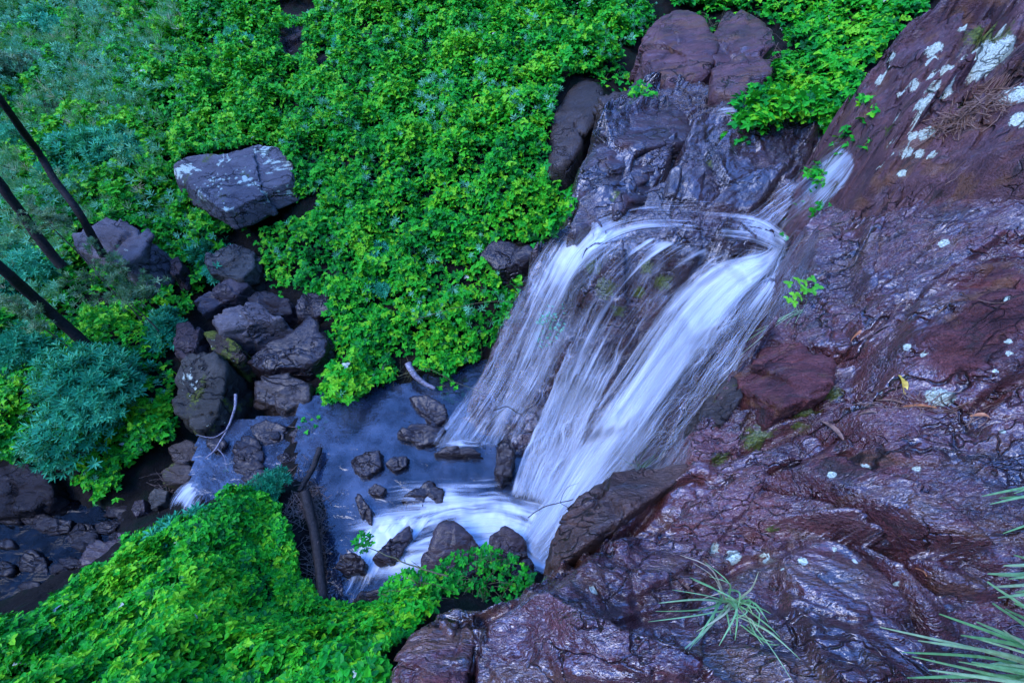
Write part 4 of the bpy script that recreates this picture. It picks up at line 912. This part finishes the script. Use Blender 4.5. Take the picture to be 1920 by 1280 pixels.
near = [(-900,1180),(0,1165),(70,1150),(100,1120),(160,1075),(225,1040),(240,1010),(285,992),(320,985),(390,962),(430,915),(500,925),(540,990),(560,1080),(600,1120),(660,1140),(700,1125),(760,1095),(800,1105),(810,1140),(775,1175),(738,1210),(712,1300),(700,1700),(-900,1700)]
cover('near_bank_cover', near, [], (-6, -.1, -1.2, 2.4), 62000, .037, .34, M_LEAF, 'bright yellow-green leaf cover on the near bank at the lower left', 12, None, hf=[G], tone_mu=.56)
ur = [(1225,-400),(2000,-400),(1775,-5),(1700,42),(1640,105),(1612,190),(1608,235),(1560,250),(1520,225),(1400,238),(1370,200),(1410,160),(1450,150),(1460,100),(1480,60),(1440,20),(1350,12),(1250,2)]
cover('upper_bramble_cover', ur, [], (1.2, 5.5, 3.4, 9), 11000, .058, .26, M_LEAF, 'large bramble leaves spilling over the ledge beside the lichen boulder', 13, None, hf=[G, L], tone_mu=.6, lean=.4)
def patch(px, py, r, n, size, seed, label, mat=M_LEAF, hgt=.12, name='trailing_bramble', cat='bramble', group=None, tone=.6, ctr_drop=None, sx=1., sy=1.):
    """a small sprig of compound leaves with its stems: a thing with leaf mass and stem parts"""
    rr = np.random.default_rng(seed); c = march(px, py, ALL) if ctr_drop is None else W(px, py, ctr_drop)
    t = c[1] / rays(px, py)[1]; R = r / FPX * t
    a = rr.uniform(0, 6.283, n); q = np.sqrt(rr.random(n)) * R
    x = c[0] + q * np.cos(a) * sx; y = c[1] + q * np.sin(a) * sy
    if ctr_drop is None: z = np.clip(hf_max(ALL, x, y), c[2] - .3, c[2] + .2)
    else: z = np.full(n, c[2])
    p = np.stack([x, y, z + hgt * rr.random(n) * (1 - .5 * q / R) + .015], -1)
    root = empty(name, c, label, cat, group)
    N = np.stack([rr.normal(0, .4, n), rr.normal(-.15, .4, n), np.ones(n)], -1)
    tn = np.clip(tone + rr.normal(0, .17, n), 0, .98); k = rr.random(n) < .6; bag = Bag(); sc = size * rr.uniform(.7, 1.2, n); yw = rr.uniform(0, 6.283, n)
    for msk, T in ((k, T3), (~k, T5)):
        if msk.any():
            V, F, tt = inst(T[0], T[1], p[msk], N[msk], yw[msk], sc[msk], tn[msk]); bag.add(V, F, tt)
    child(bag.build('leaves', mat, smooth=False), root)
    sb = Bag()
    for k in range(max(3, n // 9)):
        e = p[rr.integers(n)]; s0 = c + np.array([rr.normal(0, R * .2), rr.normal(0, R * .2), 0]); m_ = (e + s0) / 2 + np.array([0, 0, hgt * .6])
        l = smoothline([s0, m_, e], 8); V, F = tube_arr(l, np.linspace(.003, .0012, 8), 5); sb.add(V, F)
    child(sb.build('stem', M_VINE), root)
    return root
bpy.context.view_layer.update()
gB = 'bramble sprays trailing over the rocks'
for k, (px, py, r, n, sz, lab) in enumerate([
  (1270,145,60,120,.05,'green bramble spray across the foot of the domed purple rock'),
  (1150,150,45,80,.05,'bramble spray hanging over the top of the smooth brown rock'),
  (1080,235,34,26,.045,'thin sprig with yellow tips on the smooth brown rock'),
  (1070,330,40,60,.045,'bramble spray between the smooth brown rock and the blocky boulder'),
  (1345,50,48,90,.05,'small leafy shoot on top of the domed purple rock'),
  (1400,235,35,40,.045,'bramble tips dipping into the seep above the ledge'),
  (1580,265,38,70,.045,'leafy shoot hanging at the top of the chute'),
  (1575,345,20,24,.04,'leafy shoot lying along the right side of the chute'),
  (1500,395,26,18,.03,'thin green shoot over the lower chute'),
  (850,730,30,60,.035,'wispy leafy spray at the left edge of the curtain'),
  (440,870,18,26,.04,'small clump of leaves at the near side of the branch'),
  (420,268,46,60,.05,'leafy fringe hanging over the upper edge of the big grey-purple boulder'),
  (565,345,34,50,.05,'leafy fringe at the right end of the big grey-purple boulder'),
  (320,330,26,36,.05,'leafy fringe at the left end of the big grey-purple boulder'),
  (590,800,26,30,.03,'few leaves at the upper left shore of the pool'),
  (510,585,34,50,.045,'leafy spray above the large dark wet boulder'),
  (440,545,26,34,.045,'leafy spray behind the purple-topped boulder'),
  (390,500,34,44,.045,'leafy spray left of the squarish grey-green boulder'),
  (590,560,26,34,.045,'leafy spray over the dark grey rock by the leaf cover'),
  (420,640,16,14,.045,'few leaves between the mossy narrow stone and the purple-topped boulder'),
  (1215,60,40,70,.05,'leaves creeping down the left flank of the domed purple rock'),
  (1400,70,50,60,.05,'bramble spray over the dark purple rock at the top edge'),
  (1440,150,46,60,.05,'bramble spray at the left edge of the big leaves above the ledge'),
  (1200,180,30,34,.045,'bramble spray on the low grey-brown rock')]):
    patch(px, py, r, n, sz, 200 + k, lab, group=gB)
patch(1030,612,28,90,.02,231,'small feathery green plant growing in the middle of the falls', M_TEAL, .08, 'waterfall_plant', 'plant', None, .7)
patch(905,1095,75,330,.035,232,'green bush of small leaves over the black rocks below the falls', M_LEAF, .2, 'stream_bush', 'bush', None, .5, 3.72, 1.3, .8)
patch(790,1120,60,260,.034,233,'yellow-green bush right of the white outflow', M_LEAF, .2, 'stream_bush', 'bush', None, .62, 3.6, 1.2, .8)
patch(683,1020,18,30,.03,234,'tiny leafy twig end hanging over the white outflow', M_LEAF, .1, 'hanging_twig', 'twig', None, .5, 3.8)

# ------------------------------------------------------------------ narrow-leaved shrubs
def whorl(n=11, L_=1., wd=.19, up=.35):
    V = []; F = []
    for i in range(n):
        a = i * 2.4; u = up + .6 * (i / n); p = leaflet(L_ * (1 - .25 * i / n), wd, 0, .03, .1, .02)
        q = p.copy(); q[:, 0] = p[:, 0] * math.cos(u); q[:, 2] = p[:, 2] + p[:, 0] * math.sin(u)
        V.append(np.stack([q[:, 0] * math.cos(a) - q[:, 1] * math.sin(a), q[:, 0] * math.sin(a) + q[:, 1] * math.cos(a), q[:, 2] + .05 * i], -1)); F.append(LF + 6 * i)
    return np.concatenate(V), np.concatenate(F)
WH = whorl()
def shrub(px, py, drop, rad, hgt, n, size, mat, label, seed, tone=.5, name='shrub', cat='shrub', group='narrow-leaved shrubs', asp=1.):
    r = np.random.default_rng(seed); c = W(px, py, drop); c[2] = float(G(c[0], c[1]))
    root = empty(name, c, label, cat, group)
    a = r.uniform(0, 6.283, n); el = np.arccos(r.random(n) ** .8); q = r.uniform(.55, 1, n) ** .6
    o = np.stack([np.cos(a) * np.sin(el) * rad, np.sin(a) * np.sin(el) * rad * asp, np.cos(el) * hgt], -1) * q[:, None]
    nl = 7; lc = np.stack([r.normal(0, .42, nl), r.normal(0, .42, nl), r.uniform(.1, .75, nl)], -1) * [rad, rad * asp, hgt]; lk = r.integers(0, nl, n); ls = r.uniform(.4, .75, nl)
    o = lc[lk] + o * ls[lk][:, None]; o += r.normal(0, .05 * rad, (n, 3))
    p = c + o; d = o / np.linalg.norm(o, axis=1)[:, None] + np.array([0, 0, .5]) + r.normal(0, .3, (n, 3))
    tn = np.clip(tone + .35 * noise(p, 3, seed + 1) + r.normal(0, .15, n), 0, 1)
    V, F, t = inst(WH[0], WH[1], p, d, r.uniform(0, 6.28, n), size * r.uniform(.6, 1.3, n), tn)
    child(mesh_np('foliage', V, F, mat, None, {'tone': t}, smooth=False), root)
    sb = Bag()
    for k in range(max(6, n // 14)):
        e = p[r.integers(n)]; m_ = c * .55 + e * .45 + np.array([0, 0, hgt * .18]) + r.normal(0, .03, 3)
        V, F = tube_arr(smoothline([c + r.normal(0, .02, 3), m_, e], 9), np.linspace(.009, .002, 9), 5); sb.add(V, F)
    child(sb.build('branches', M_BARK), root)
    return root
WG = whorl(8, 1.3, .08, .75)
feather = [(-900,-500),(330,-500),(345,60),(300,200),(340,270),(300,300),(330,430),(260,400),(140,420),(120,560),(-40,700),(-900,700)]
def fe_d(px, py): return np.clip(1.15 - (px + py * .25) / 420, .12, 1)
cover('feathery_undergrowth', feather, [], (-12, -1.5, 2.6, 13), 17000, .07, .5, M_FEATH, 'soft feathery blue-green grass and weeds at the upper left', 15, fe_d, hf=[G], tone_mu=.85, temps=(WH, WG), clump=1.2)
cover('pale_grass', feather, [], (-12, -1.5, 2.6, 13), 12000, .085, .5, M_GRASS, 'pale yellow-green grass among the weeds at the upper left', 17, fe_d, hf=[G], tone_mu=.5, temps=(WG, WG), clump=1.0)
def sp_d(px, py): return np.where(noise(np.stack([px, py, px * 0], -1), .012, 5) > .18, .5, .03)
cover('mixed_undergrowth', hill, rock_ex, (-9, 1.9, 1.6, 10), 2400, .055, .4, M_FEATH, 'scattered grey-green narrow leaved weeds among the hillside brambles', 16, sp_d, hf=[G], tone_mu=.8, temps=(WH, WG), clump=1.5)
for k, a in enumerate([
  (175,770,4.2,.62,.55,900,.085,M_TEAL,'large blue-green shrub of narrow leaves beside the mossy tall boulder',.45),
  (290,600,4.0,.28,.3,200,.08,M_TEAL,'dark teal shrub under the olive sprigs, left of the purple stone',.35),
  (375,435,3.45,.30,.26,240,.075,M_TEAL,'pale teal shrub leaning on the big lichen dotted boulder',.6),
  (230,290,3.25,.42,.35,330,.085,M_TEAL,'pale teal shrub above the big lichen dotted boulder',.72),
  (120,300,3.3,.42,.35,300,.09,M_TEAL,'pale feathery shrub between the thin trunk and the left hillside stones',.75),
  (40,520,3.9,.45,.4,330,.08,M_TEAL,'light green shrub between the two lower trunks',.65),
  (30,650,4.15,.42,.35,280,.08,M_TEAL,'blue-green shrub at the left edge below the thick trunk',.5),
  (690,440,3.15,.14,.14,70,.06,M_TEAL,'small silvery teal tuft in the middle of the bramble cover',.95),
  (700,500,3.3,.14,.12,60,.06,M_TEAL,'silvery tuft just below the other one in the bramble cover',.85),
  (455,90,2.7,.25,.18,110,.07,M_TEAL,'teal tuft left of the upright slab near the top',.7),
  (652,100,2.5,.12,.12,40,.07,M_TEAL,'tiny star shaped teal tuft right of the small purple stone',.7),
  (350,1010,4.1,.2,.14,170,.075,M_TEAL,'blue-green clump at the top of the near bank beside the small cascade',.6),
  (520,930,4.2,.2,.18,120,.05,M_TEAL,'dark green wispy clump between near bank and debris ridge',.25),
  (40,150,3.0,.45,.4,330,.09,M_OLIVE,'grey-green feathery bush at the upper left',.75),
  (90,60,2.8,.4,.35,280,.09,M_TEAL,'green feathery bush at the top left corner',.6),
  ]):
    shrub(*a[:5], int(a[5] * 1.5), *a[6:9], 300 + k, a[9] + .12, asp=.9)

# ------------------------------------------------------------------ trees on the left
def tree(label, pts, r0, r1, seed, twigs):
    P = np.array([W(*p) for p in pts]); root = empty('tree', P[0], label, 'tree', 'slender dark trees at the left')
    ext = P[-1] + np.array([[-.05, .08, .9], [.05, .1, 1.9], [.0, .2, 2.9]]); full = np.vstack([P, ext])
    l = smoothline(full, 60); r = np.random.default_rng(seed)
    l = l + .015 * np.stack([noise(l, 3, seed), noise(l, 3, seed + 1), 0 * l[:, 0]], -1)
    V, F = tube_arr(l, np.linspace(r0, r1 * .35, 60) * (1 + .12 * noise(l, 9, seed)), 12); b = Bag(); b.add(V, F)
    child(b.build('trunk', M_BARK), root)
    bb = Bag(); lp = []; ln = []
    for k in range(26):
        i = r.integers(36, 59); s = l[i]; a = r.uniform(0, 6.28); L_ = r.uniform(.4, 1.0)
        e = s + np.array([math.cos(a) * L_, math.sin(a) * L_, r.uniform(.1, .6)]); q = smoothline([s, (s + e) / 2 + [0, 0, .1], e], 8)
        V, F = tube_arr(q, np.linspace(.012, .003, 8), 5); bb.add(V, F)
        for _ in range(16): lp.append(q[r.integers(3, 8)] + r.normal(0, .09, 3)); ln.append(r.normal(0, 1, 3) + [0, 0, .6])
    child(bb.build('branches', M_BARK), root)
    lp = np.array(lp); V, F, t = inst(WH[0], WH[1], lp, np.array(ln), r.uniform(0, 6.28, len(lp)), .09 * r.uniform(.7, 1.3, len(lp)), r.uniform(.2, .8, len(lp)))
    child(mesh_np('crown', V, F, M_OLIVE, None, {'tone': t}, smooth=False), root)
tree('slender dark trunk furthest back, rising past the upper left edge', [(195,480,3.45),(150,405,2.95),(112,350,2.68),(75,290,2.4),(35,235,2.05),(-5,178,1.75)], .042, .03, 41, 0)
tree('short visible dark trunk in the middle of the three at the left', [(118,500,3.65),(80,455,3.35),(45,405,3.05),(15,365,2.8),(-10,330,2.6)], .055, .04, 42, 0)
tree('thickest dark leaning trunk, lowest of the three at the left', [(170,655,4.05),(110,600,3.65),(60,555,3.3),(20,520,3.0),(-15,490,2.8)], .058, .045, 43, 0)
def sprig(px, py, drop, r, n, label, seed, mat=M_OLIVE, tone=.6, size=.055):
    rr = np.random.default_rng(seed); c = W(px, py, drop); root = empty('olive_sprig', c, label, 'branch', 'thin leafy branches in front of the trunks')
    sb = Bag(); lp = []
    t = c[1] / rays(px, py)[1]; R = r / FPX * t
    for k in range(max(5, n // 22)):
        a = rr.uniform(0, 6.28); e = c + np.array([math.cos(a) * R, math.sin(a) * R * .8, rr.uniform(-.05, .25)]) * rr.uniform(.6, 1); q = smoothline([c, (c + e) / 2 + rr.normal(0, .05, 3), e], 12)
        V, F = tube_arr(q, np.linspace(.005, .0015, 12), 5); sb.add(V, F)
        for _ in range(22): lp.append(q[rr.integers(3, 12)] + rr.normal(0, .03, 3))
    low = np.array([c[0], c[1], float(G(c[0], c[1]))]); V, F = tube_arr(smoothline([low, (low + c) / 2 + [.05, 0, 0], c], 10), np.linspace(.009, .005, 10), 6); sb.add(V, F)
    child(sb.build('twig', M_TWIG), root); lp = np.array(lp)
    V, F, tt = inst(WH[0], WH[1], lp, rr.normal(0, .6, (len(lp), 3)) + [0, 0, .8], rr.uniform(0, 6.28, len(lp)), size * rr.uniform(.6, 1.2, len(lp)), np.clip(tone + rr.normal(0, .2, len(lp)), 0, 1))
    child(mesh_np('leaves', V, F, mat, None, {'tone': tt}, smooth=False), root)
sprig(180,515,3.3,75,190,'olive leafy branch crossing below the long layered boulder',51)
sprig(235,560,3.5,75,190,'olive leafy branch reaching towards the boulder pile',52)
sprig(90,420,2.9,60,140,'pale olive branch between the back trunk and the middle trunk',53, tone=.8)
sprig(60,600,3.5,55,120,'grey leafy branch crossing the thickest trunk',54, tone=.7)
sprig(30,250,2.6,60,140,'pale feathery branch beside the back trunk top',55, M_TEAL, .8)

# ------------------------------------------------------------------ grass
def blade(bag, pts, wd, tone):
    l = smoothline(pts, 12); T = np.gradient(l, axis=0); view = l - np.array([0, 0, CAMZ]); s = np.cross(T, view); s /= np.linalg.norm(s, axis=1)[:, None] + 1e-9
    s = s * .8 + np.array([0, 0, .3]); wv = wd * np.sin(np.linspace(.25, 1, 12) * math.pi * .97) ** .7
    V = np.concatenate([l - s * wv[:, None], l + np.array([0, 0, wd * .5]), l + s * wv[:, None]]); ii = np.arange(11)
    F = np.concatenate([np.stack([ii, ii + 1, ii + 13, ii + 12], -1), np.stack([ii + 12, ii + 13, ii + 25, ii + 24], -1)]); bag.add(V, F, tone)
def tussock(label, base, tips, wd, seed, tones=(.5, .9), name='grass_tuft', lift=.1):
    r = np.random.default_rng(seed); b = march(base[0], base[1], ALL); root = empty(name, b, label, 'grass', None); bag = Bag()
    tips2 = list(tips) + [(tx + r.normal(0, 16), ty + r.normal(0, 16), td + .02) for tx, ty, td in tips for _ in range(1)]
    for k_, (tx, ty, td) in enumerate(tips2):
        e = W(tx, ty, td)
        if k_ >= len(tips): e = b + (e - b) * r.uniform(.35, .95)
        s = b + r.normal(0, .012, 3); m_ = (s + e) / 2 + np.array([0, 0, lift * r.uniform(.4, 1.2)]) + r.normal(0, .01, 3)
        blade(bag, [s, m_, e], wd * (.65 if wd < .006 else 1.0) * r.uniform(.7, 1.2), r.uniform(*tones))
    child(bag.build('blades', M_GRASS, smooth=True), root); return root
tussock('grass tuft with dry stalks rooted in the slab at the bottom', (1365,1130,1.42), [(1215,1165,1.38),(1235,1130,1.36),(1275,1040,1.34),(1300,1055,1.36),(1422,1072,1.28),(1290,1220,1.36),(1235,1255,1.4),(1348,1210,1.38),(1378,1200,1.4),(1405,1140,1.34),(1420,1180,1.36),(1440,1165,1.36),(1330,1080,1.36),(1260,1105,1.38)], .0045, 61, (.45,1.0), lift=.06)
tussock('long grass stalk lying down the slab from the grass tuft', (1390,1155,1.4), [(1490,1225,1.34),(1485,1275,1.34),(1500,1235,1.36),(1445,1150,1.36),(1462,1208,1.36)], .003, 62, (.5,.9), lift=.03)
tussock('fan of long pale green grass blades at the lower right corner', (1990,1285,1.18), [(1650,1175,1.12),(1690,1222,1.14),(1700,1270,1.18),(1830,1165,1.02),(1800,1190,1.06),(1760,1150,1.1),(1740,1255,1.12),(1850,1090,1.0),(1860,1130,1.0),(1780,1280,1.14),(1820,1240,1.08),(1880,1180,1.0),(1720,1200,1.1),(1900,1130,.98)], .0065, 63, (.5,.85), lift=.08)
tussock('green grass blades entering from the right edge', (2010,1110,1.1), [(1850,1075,1.0),(1860,1100,1.02),(1880,1060,.98),(1900,1040,.98),(1870,1120,1.04),(1890,1085,1.0)], .0075, 64, (.55,.85), lift=.05)
tussock('two soft grass blades over the slab at the right edge', (2010,935,1.15), [(1840,930,1.1),(1855,945,1.1),(1900,925,1.05),(1880,1000,1.1)], .006, 65, (.5,.75), lift=.05)
tussock('thin arching grass hanging over the rim beside the seedling', (1500,585,1.72), [(1405,625,1.8),(1385,668,1.8),(1480,600,1.78),(1470,615,1.78),(1450,610,1.78),(1495,560,1.68)], .002, 66, (.6,.9), lift=.06)
tussock('fine grass sprouting from the rim above the brown block', (1200,880,1.78), [(1150,905,1.85),(1165,860,1.82),(1190,850,1.8),(1215,835,1.78),(1230,850,1.76),(1250,842,1.76),(1140,885,1.84),(1220,870,1.76),(1165,890,1.84)], .002, 67, (.3,.8), lift=.04)
# seedling
c = march(1500, 570, ALL); sdl = empty('seedling', c, 'bright green seedling growing from a crack at the rim right of the falls', 'seedling')
b = Bag(); lv = [(1480,532,.5),(1495,525,.9),(1508,528,.8),(1522,522,.3),(1532,538,.2),(1478,560,.9),(1490,552,1),(1500,556,.8),(1488,568,.9),(1512,545,.4),(1525,545,.3),(1505,540,.6)]
for k, (px, py, tn) in enumerate(lv):
    p = W(px, py, 1.62); V, F, t = inst(T3[0], T3[1], p[None], np.array([[random.gauss(0, .3), random.gauss(-.3, .2), 1]]), np.array([random.uniform(0, 6.28)]), np.array([.032]), np.array([tn])); b.add(V, F, t)
child(b.build('leaves', M_SEED, smooth=False), sdl)
b = Bag()
for px, py, tn in lv[::2]:
    V, F = tube_arr(smoothline([c, (c + W(px, py, 1.62)) / 2 + [0, 0, .02], W(px, py, 1.62)], 7), np.full(7, .0014), 5); b.add(V, F)
child(b.build('stem', M_VINE), sdl)

# ------------------------------------------------------------------ fallen leaves, twigs, branches, debris
def surf(px, py, lift=.006):
    p = march(px, py, ALL); p[2] += lift; return p
def dead_leaf(label, p0, p1, wpx, mat, mid=None, seed=1):
    a, e = surf(*p0, .008), surf(*p1, .012); t = a[1] / rays(*p0)[1]; wd = wpx / FPX * t * .5
    L_ = 14; q = smoothline([a, (a + e) / 2 + np.array([0, 0, .012]), e], L_); T = np.gradient(q, axis=0); s = np.cross(T, [0, 0, 1.]); s /= np.linalg.norm(s, axis=1)[:, None] + 1e-9
    wv = wd * np.sin(np.linspace(.02, .98, L_) * math.pi) ** .8 + .0006
    V = np.concatenate([q - s * wv[:, None] + np.array([0, 0, .5]) * wv[:, None], q, q + s * wv[:, None] + np.array([0, 0, .7]) * wv[:, None]]); V2 = V - np.array([0, 0, .0012]); ii = np.arange(L_ - 1)
    F = np.concatenate([np.stack([ii, ii + 1, ii + 1 + L_, ii + L_], -1), np.stack([ii + L_, ii + L_ + 1, ii + 1 + 2 * L_, ii + 2 * L_], -1)])
    o = mesh_np('fallen_leaf', np.concatenate([V, V2]), np.concatenate([F, F[:, ::-1] + 3 * L_]), mat, None, loc=a); return tag(o, label, 'fallen leaf', 'fallen leaves on the slab')
dead_leaf('yellow leaf standing out on the purple slab', (1682,705), (1692,742), 11, M_DYEL)
dead_leaf('long orange-brown leaf lying level below the yellow leaf', (1690,764), (1752,768), 8, M_DORG)
dead_leaf('thin brown leaf left of the level orange-brown one', (1640,752), (1690,760), 7, M_DBRN)
dead_leaf('broad brown leaf in the dark crevice', (1535,790), (1578,828), 12, M_DBRN)
dead_leaf('short tan leaf tip beside the dark red hump', (1594,642), (1612,622), 5, M_DORG)
dead_leaf('small orange leaf in the lower crack of the slab', (1712,1066), (1732,1082), 8, M_DORG)
dead_leaf('red-brown leaf at the tip of the litter drift', (1815,782), (1850,786), 8, M_DORG)
dead_leaf('pale stick-like leaf under the thin brown leaf', (1608,778), (1640,776), 5, M_DBRN)
dead_leaf('brown leaf by the left end of the grass tuft', (1283,1098), (1298,1122), 8, M_DBRN)
def tangle(name, label, spots, n, ln, rad, mat, seed, kind='stuff', hfs=ALL, lift=.01, fixed=None, flat=.35):
    r = np.random.default_rng(seed); b = Bag()
    for k in range(n):
        x0, y0, x1, y1, wpx = spots[r.integers(len(spots))]; t = r.random(); px = x0 + (x1 - x0) * t + r.normal(0, wpx); py = y0 + (y1 - y0) * t + r.normal(0, wpx)
        c = march(px, py, hfs); L_ = r.uniform(*ln); a = r.uniform(0, 6.28); d = np.array([math.cos(a), math.sin(a), r.normal(0, flat)]) * L_
        pts = np.array([c - d / 2, c + r.normal(0, .12 * L_, 3) + [0, 0, .02], c + d / 2]); q = smoothline(pts, 7); h = hf_max(hfs, q[:, 0], q[:, 1]); q[:, 2] = np.clip(q[:, 2], np.minimum(h, c[2] + .1) + lift, c[2] + .25)
        V, F = tube_arr(q, np.linspace(rad, rad * .4, 7) * r.uniform(.6, 1.4), 4); b.add(V, F)
    return tag(b.build(name, mat), label, 'twigs', None, kind)
tangle('leaf_litter', 'drift of dry brown needles and leaves in the hollow of the lichen boulder', [(1790,240,1840,190,14),(1740,255,1800,230,10),(1850,180,1870,210,10)], 200, (.04,.16), .0025, M_DBRN, 71)
tangle('litter_on_slab', 'scattered reddish needles and twigs on the middle of the slab', [(1630,750,1840,790,10),(1380,745,1480,750,8),(1700,440,1800,500,60)], 110, (.03,.10), .0016, M_DBRN, 72)
tangle('debris_ridge', 'dark mat of twigs and roots between the pool and the near bank', [(600,790,575,900,14),(580,900,600,1000,12),(595,1000,600,1120,10),(590,920,540,980,10)], 420, (.06,.28), .0035, M_TWIG, 73, hfs=[G])
tangle('bare_stems', 'tangle of bare brown bramble stems above the ledge', [(1330,90,1480,160,22),(1380,170,1460,110,20),(1240,180,1340,200,12)], 130, (.15,.5), .003, M_TWIG, 74, flat=.5)
tangle('bank_twigs', 'fine dead twigs at the left of the curtain and under the hillside leaves', [(900,560,960,440,18),(860,640,920,600,25),(740,690,840,720,12),(520,450,560,520,15)], 120, (.1,.35), .0022, M_VINE, 75, hfs=[G, L], flat=.6)
tangle('hanging_roots', 'thin dark roots in the shadow below the boulder pile', [(440,740,420,880,14),(330,850,480,880,18),(300,900,330,940,10)], 70, (.1,.35), .003, M_TWIG, 76, hfs=[G])
def branch(label, pts, r0, r1, mat, name='branch', subs=(), cat='branch', n=26):
    P = np.array([W(*p) for p in pts]); b = Bag(); l = smoothline(P, n); l = l + .008 * np.stack([noise(l, 12, 5), noise(l, 12, 6), noise(l, 12, 7)], -1)
    V, F = tube_arr(l, np.linspace(r0, r1, n), 8); b.add(V, F)
    for s in subs:
        q = smoothline(np.array([W(*p) for p in s]), 10); V, F = tube_arr(q, np.linspace(r1 * .9, r1 * .35, 10), 6); b.add(V, F)
    return tag(b.build(name, mat, loc=P[0]), label, cat)
branch('pale bare branch standing in the dark gap left of the brown-black block', [(442,738,3.9),(440,765,3.98),(428,800,4.1),(405,840,4.2),(385,860,4.25)], .016, .006, M_DRIFT, subs=[[(425,805,4.1),(400,820,4.15),(370,815,4.15)],[(405,838,4.2),(420,855,4.25),(425,880,4.3)]])
branch('weathered grey-blue driftwood piece at the back of the pool', [(765,680,4.0),(775,700,4.06),(795,718,4.12),(815,728,4.16)], .04, .02, M_DRIFT, 'driftwood', cat='driftwood')
branch('thin arching twig across the lower falls', [(925,770,3.7),(950,762,3.6),(975,775,3.6),(1000,760,3.6)], .005, .003, M_BARK, subs=[[(950,762,3.6),(920,790,3.7),(895,830,3.8)],[(975,775,3.6),(1000,800,3.7)]])
branch('forked dark twig in front of the foot of the main fall', [(990,970,3.5),(1020,950,3.4),(1050,942,3.3),(1075,935,3.2)], .004, .003, M_BARK, subs=[[(1050,942,3.3),(1080,960,3.2)],[(1050,942,3.3),(1062,915,3.2),(1085,905,3.1)]])
branch('long thin stem reaching over the outflow from the near bank', [(840,1080,3.3),(790,1065,3.35),(730,1042,3.45),(690,1025,3.55)], .006, .003, M_VINE, subs=[[(760,1054,3.4),(755,1040,3.4)],[(790,1065,3.35),(770,1050,3.3)]])
branch('upright thin twig before the foam below the main fall', [(878,1060,3.7),(879,1035,3.5),(883,1008,3.35)], .004, .002, M_BARK)
branch('thin straight cane leaning across the left curtain', [(745,705,4.0),(800,692,3.75),(850,715,3.6),(905,735,3.5)], .003, .002, M_VINE)
branch('yellowish cane crossing the leaves left of the curtain', [(780,600,3.6),(850,578,3.4),(910,566,3.2),(960,565,3.1)], .004, .002, M_VINE)
branch('dark half-buried log in the debris ridge', [(600,840,4.16),(585,880,4.12),(560,920,4.1)], .03, .022, M_BARK, 'log', cat='log')
branch('dark vertical log at the left rim of the pool', [(572,925,4.05),(590,1000,4.0),(600,1070,3.98),(605,1125,3.95)], .045, .035, M_BARK, 'log', cat='log')
branch('bare reddish twig on the rim right of the falls head', [(1468,470,1.95),(1510,452,1.85),(1560,445,1.75)], .003, .0015, M_TWIG, subs=[[(1500,456,1.86),(1490,485,1.9)],[(1540,448,1.78),(1545,430,1.76)]])
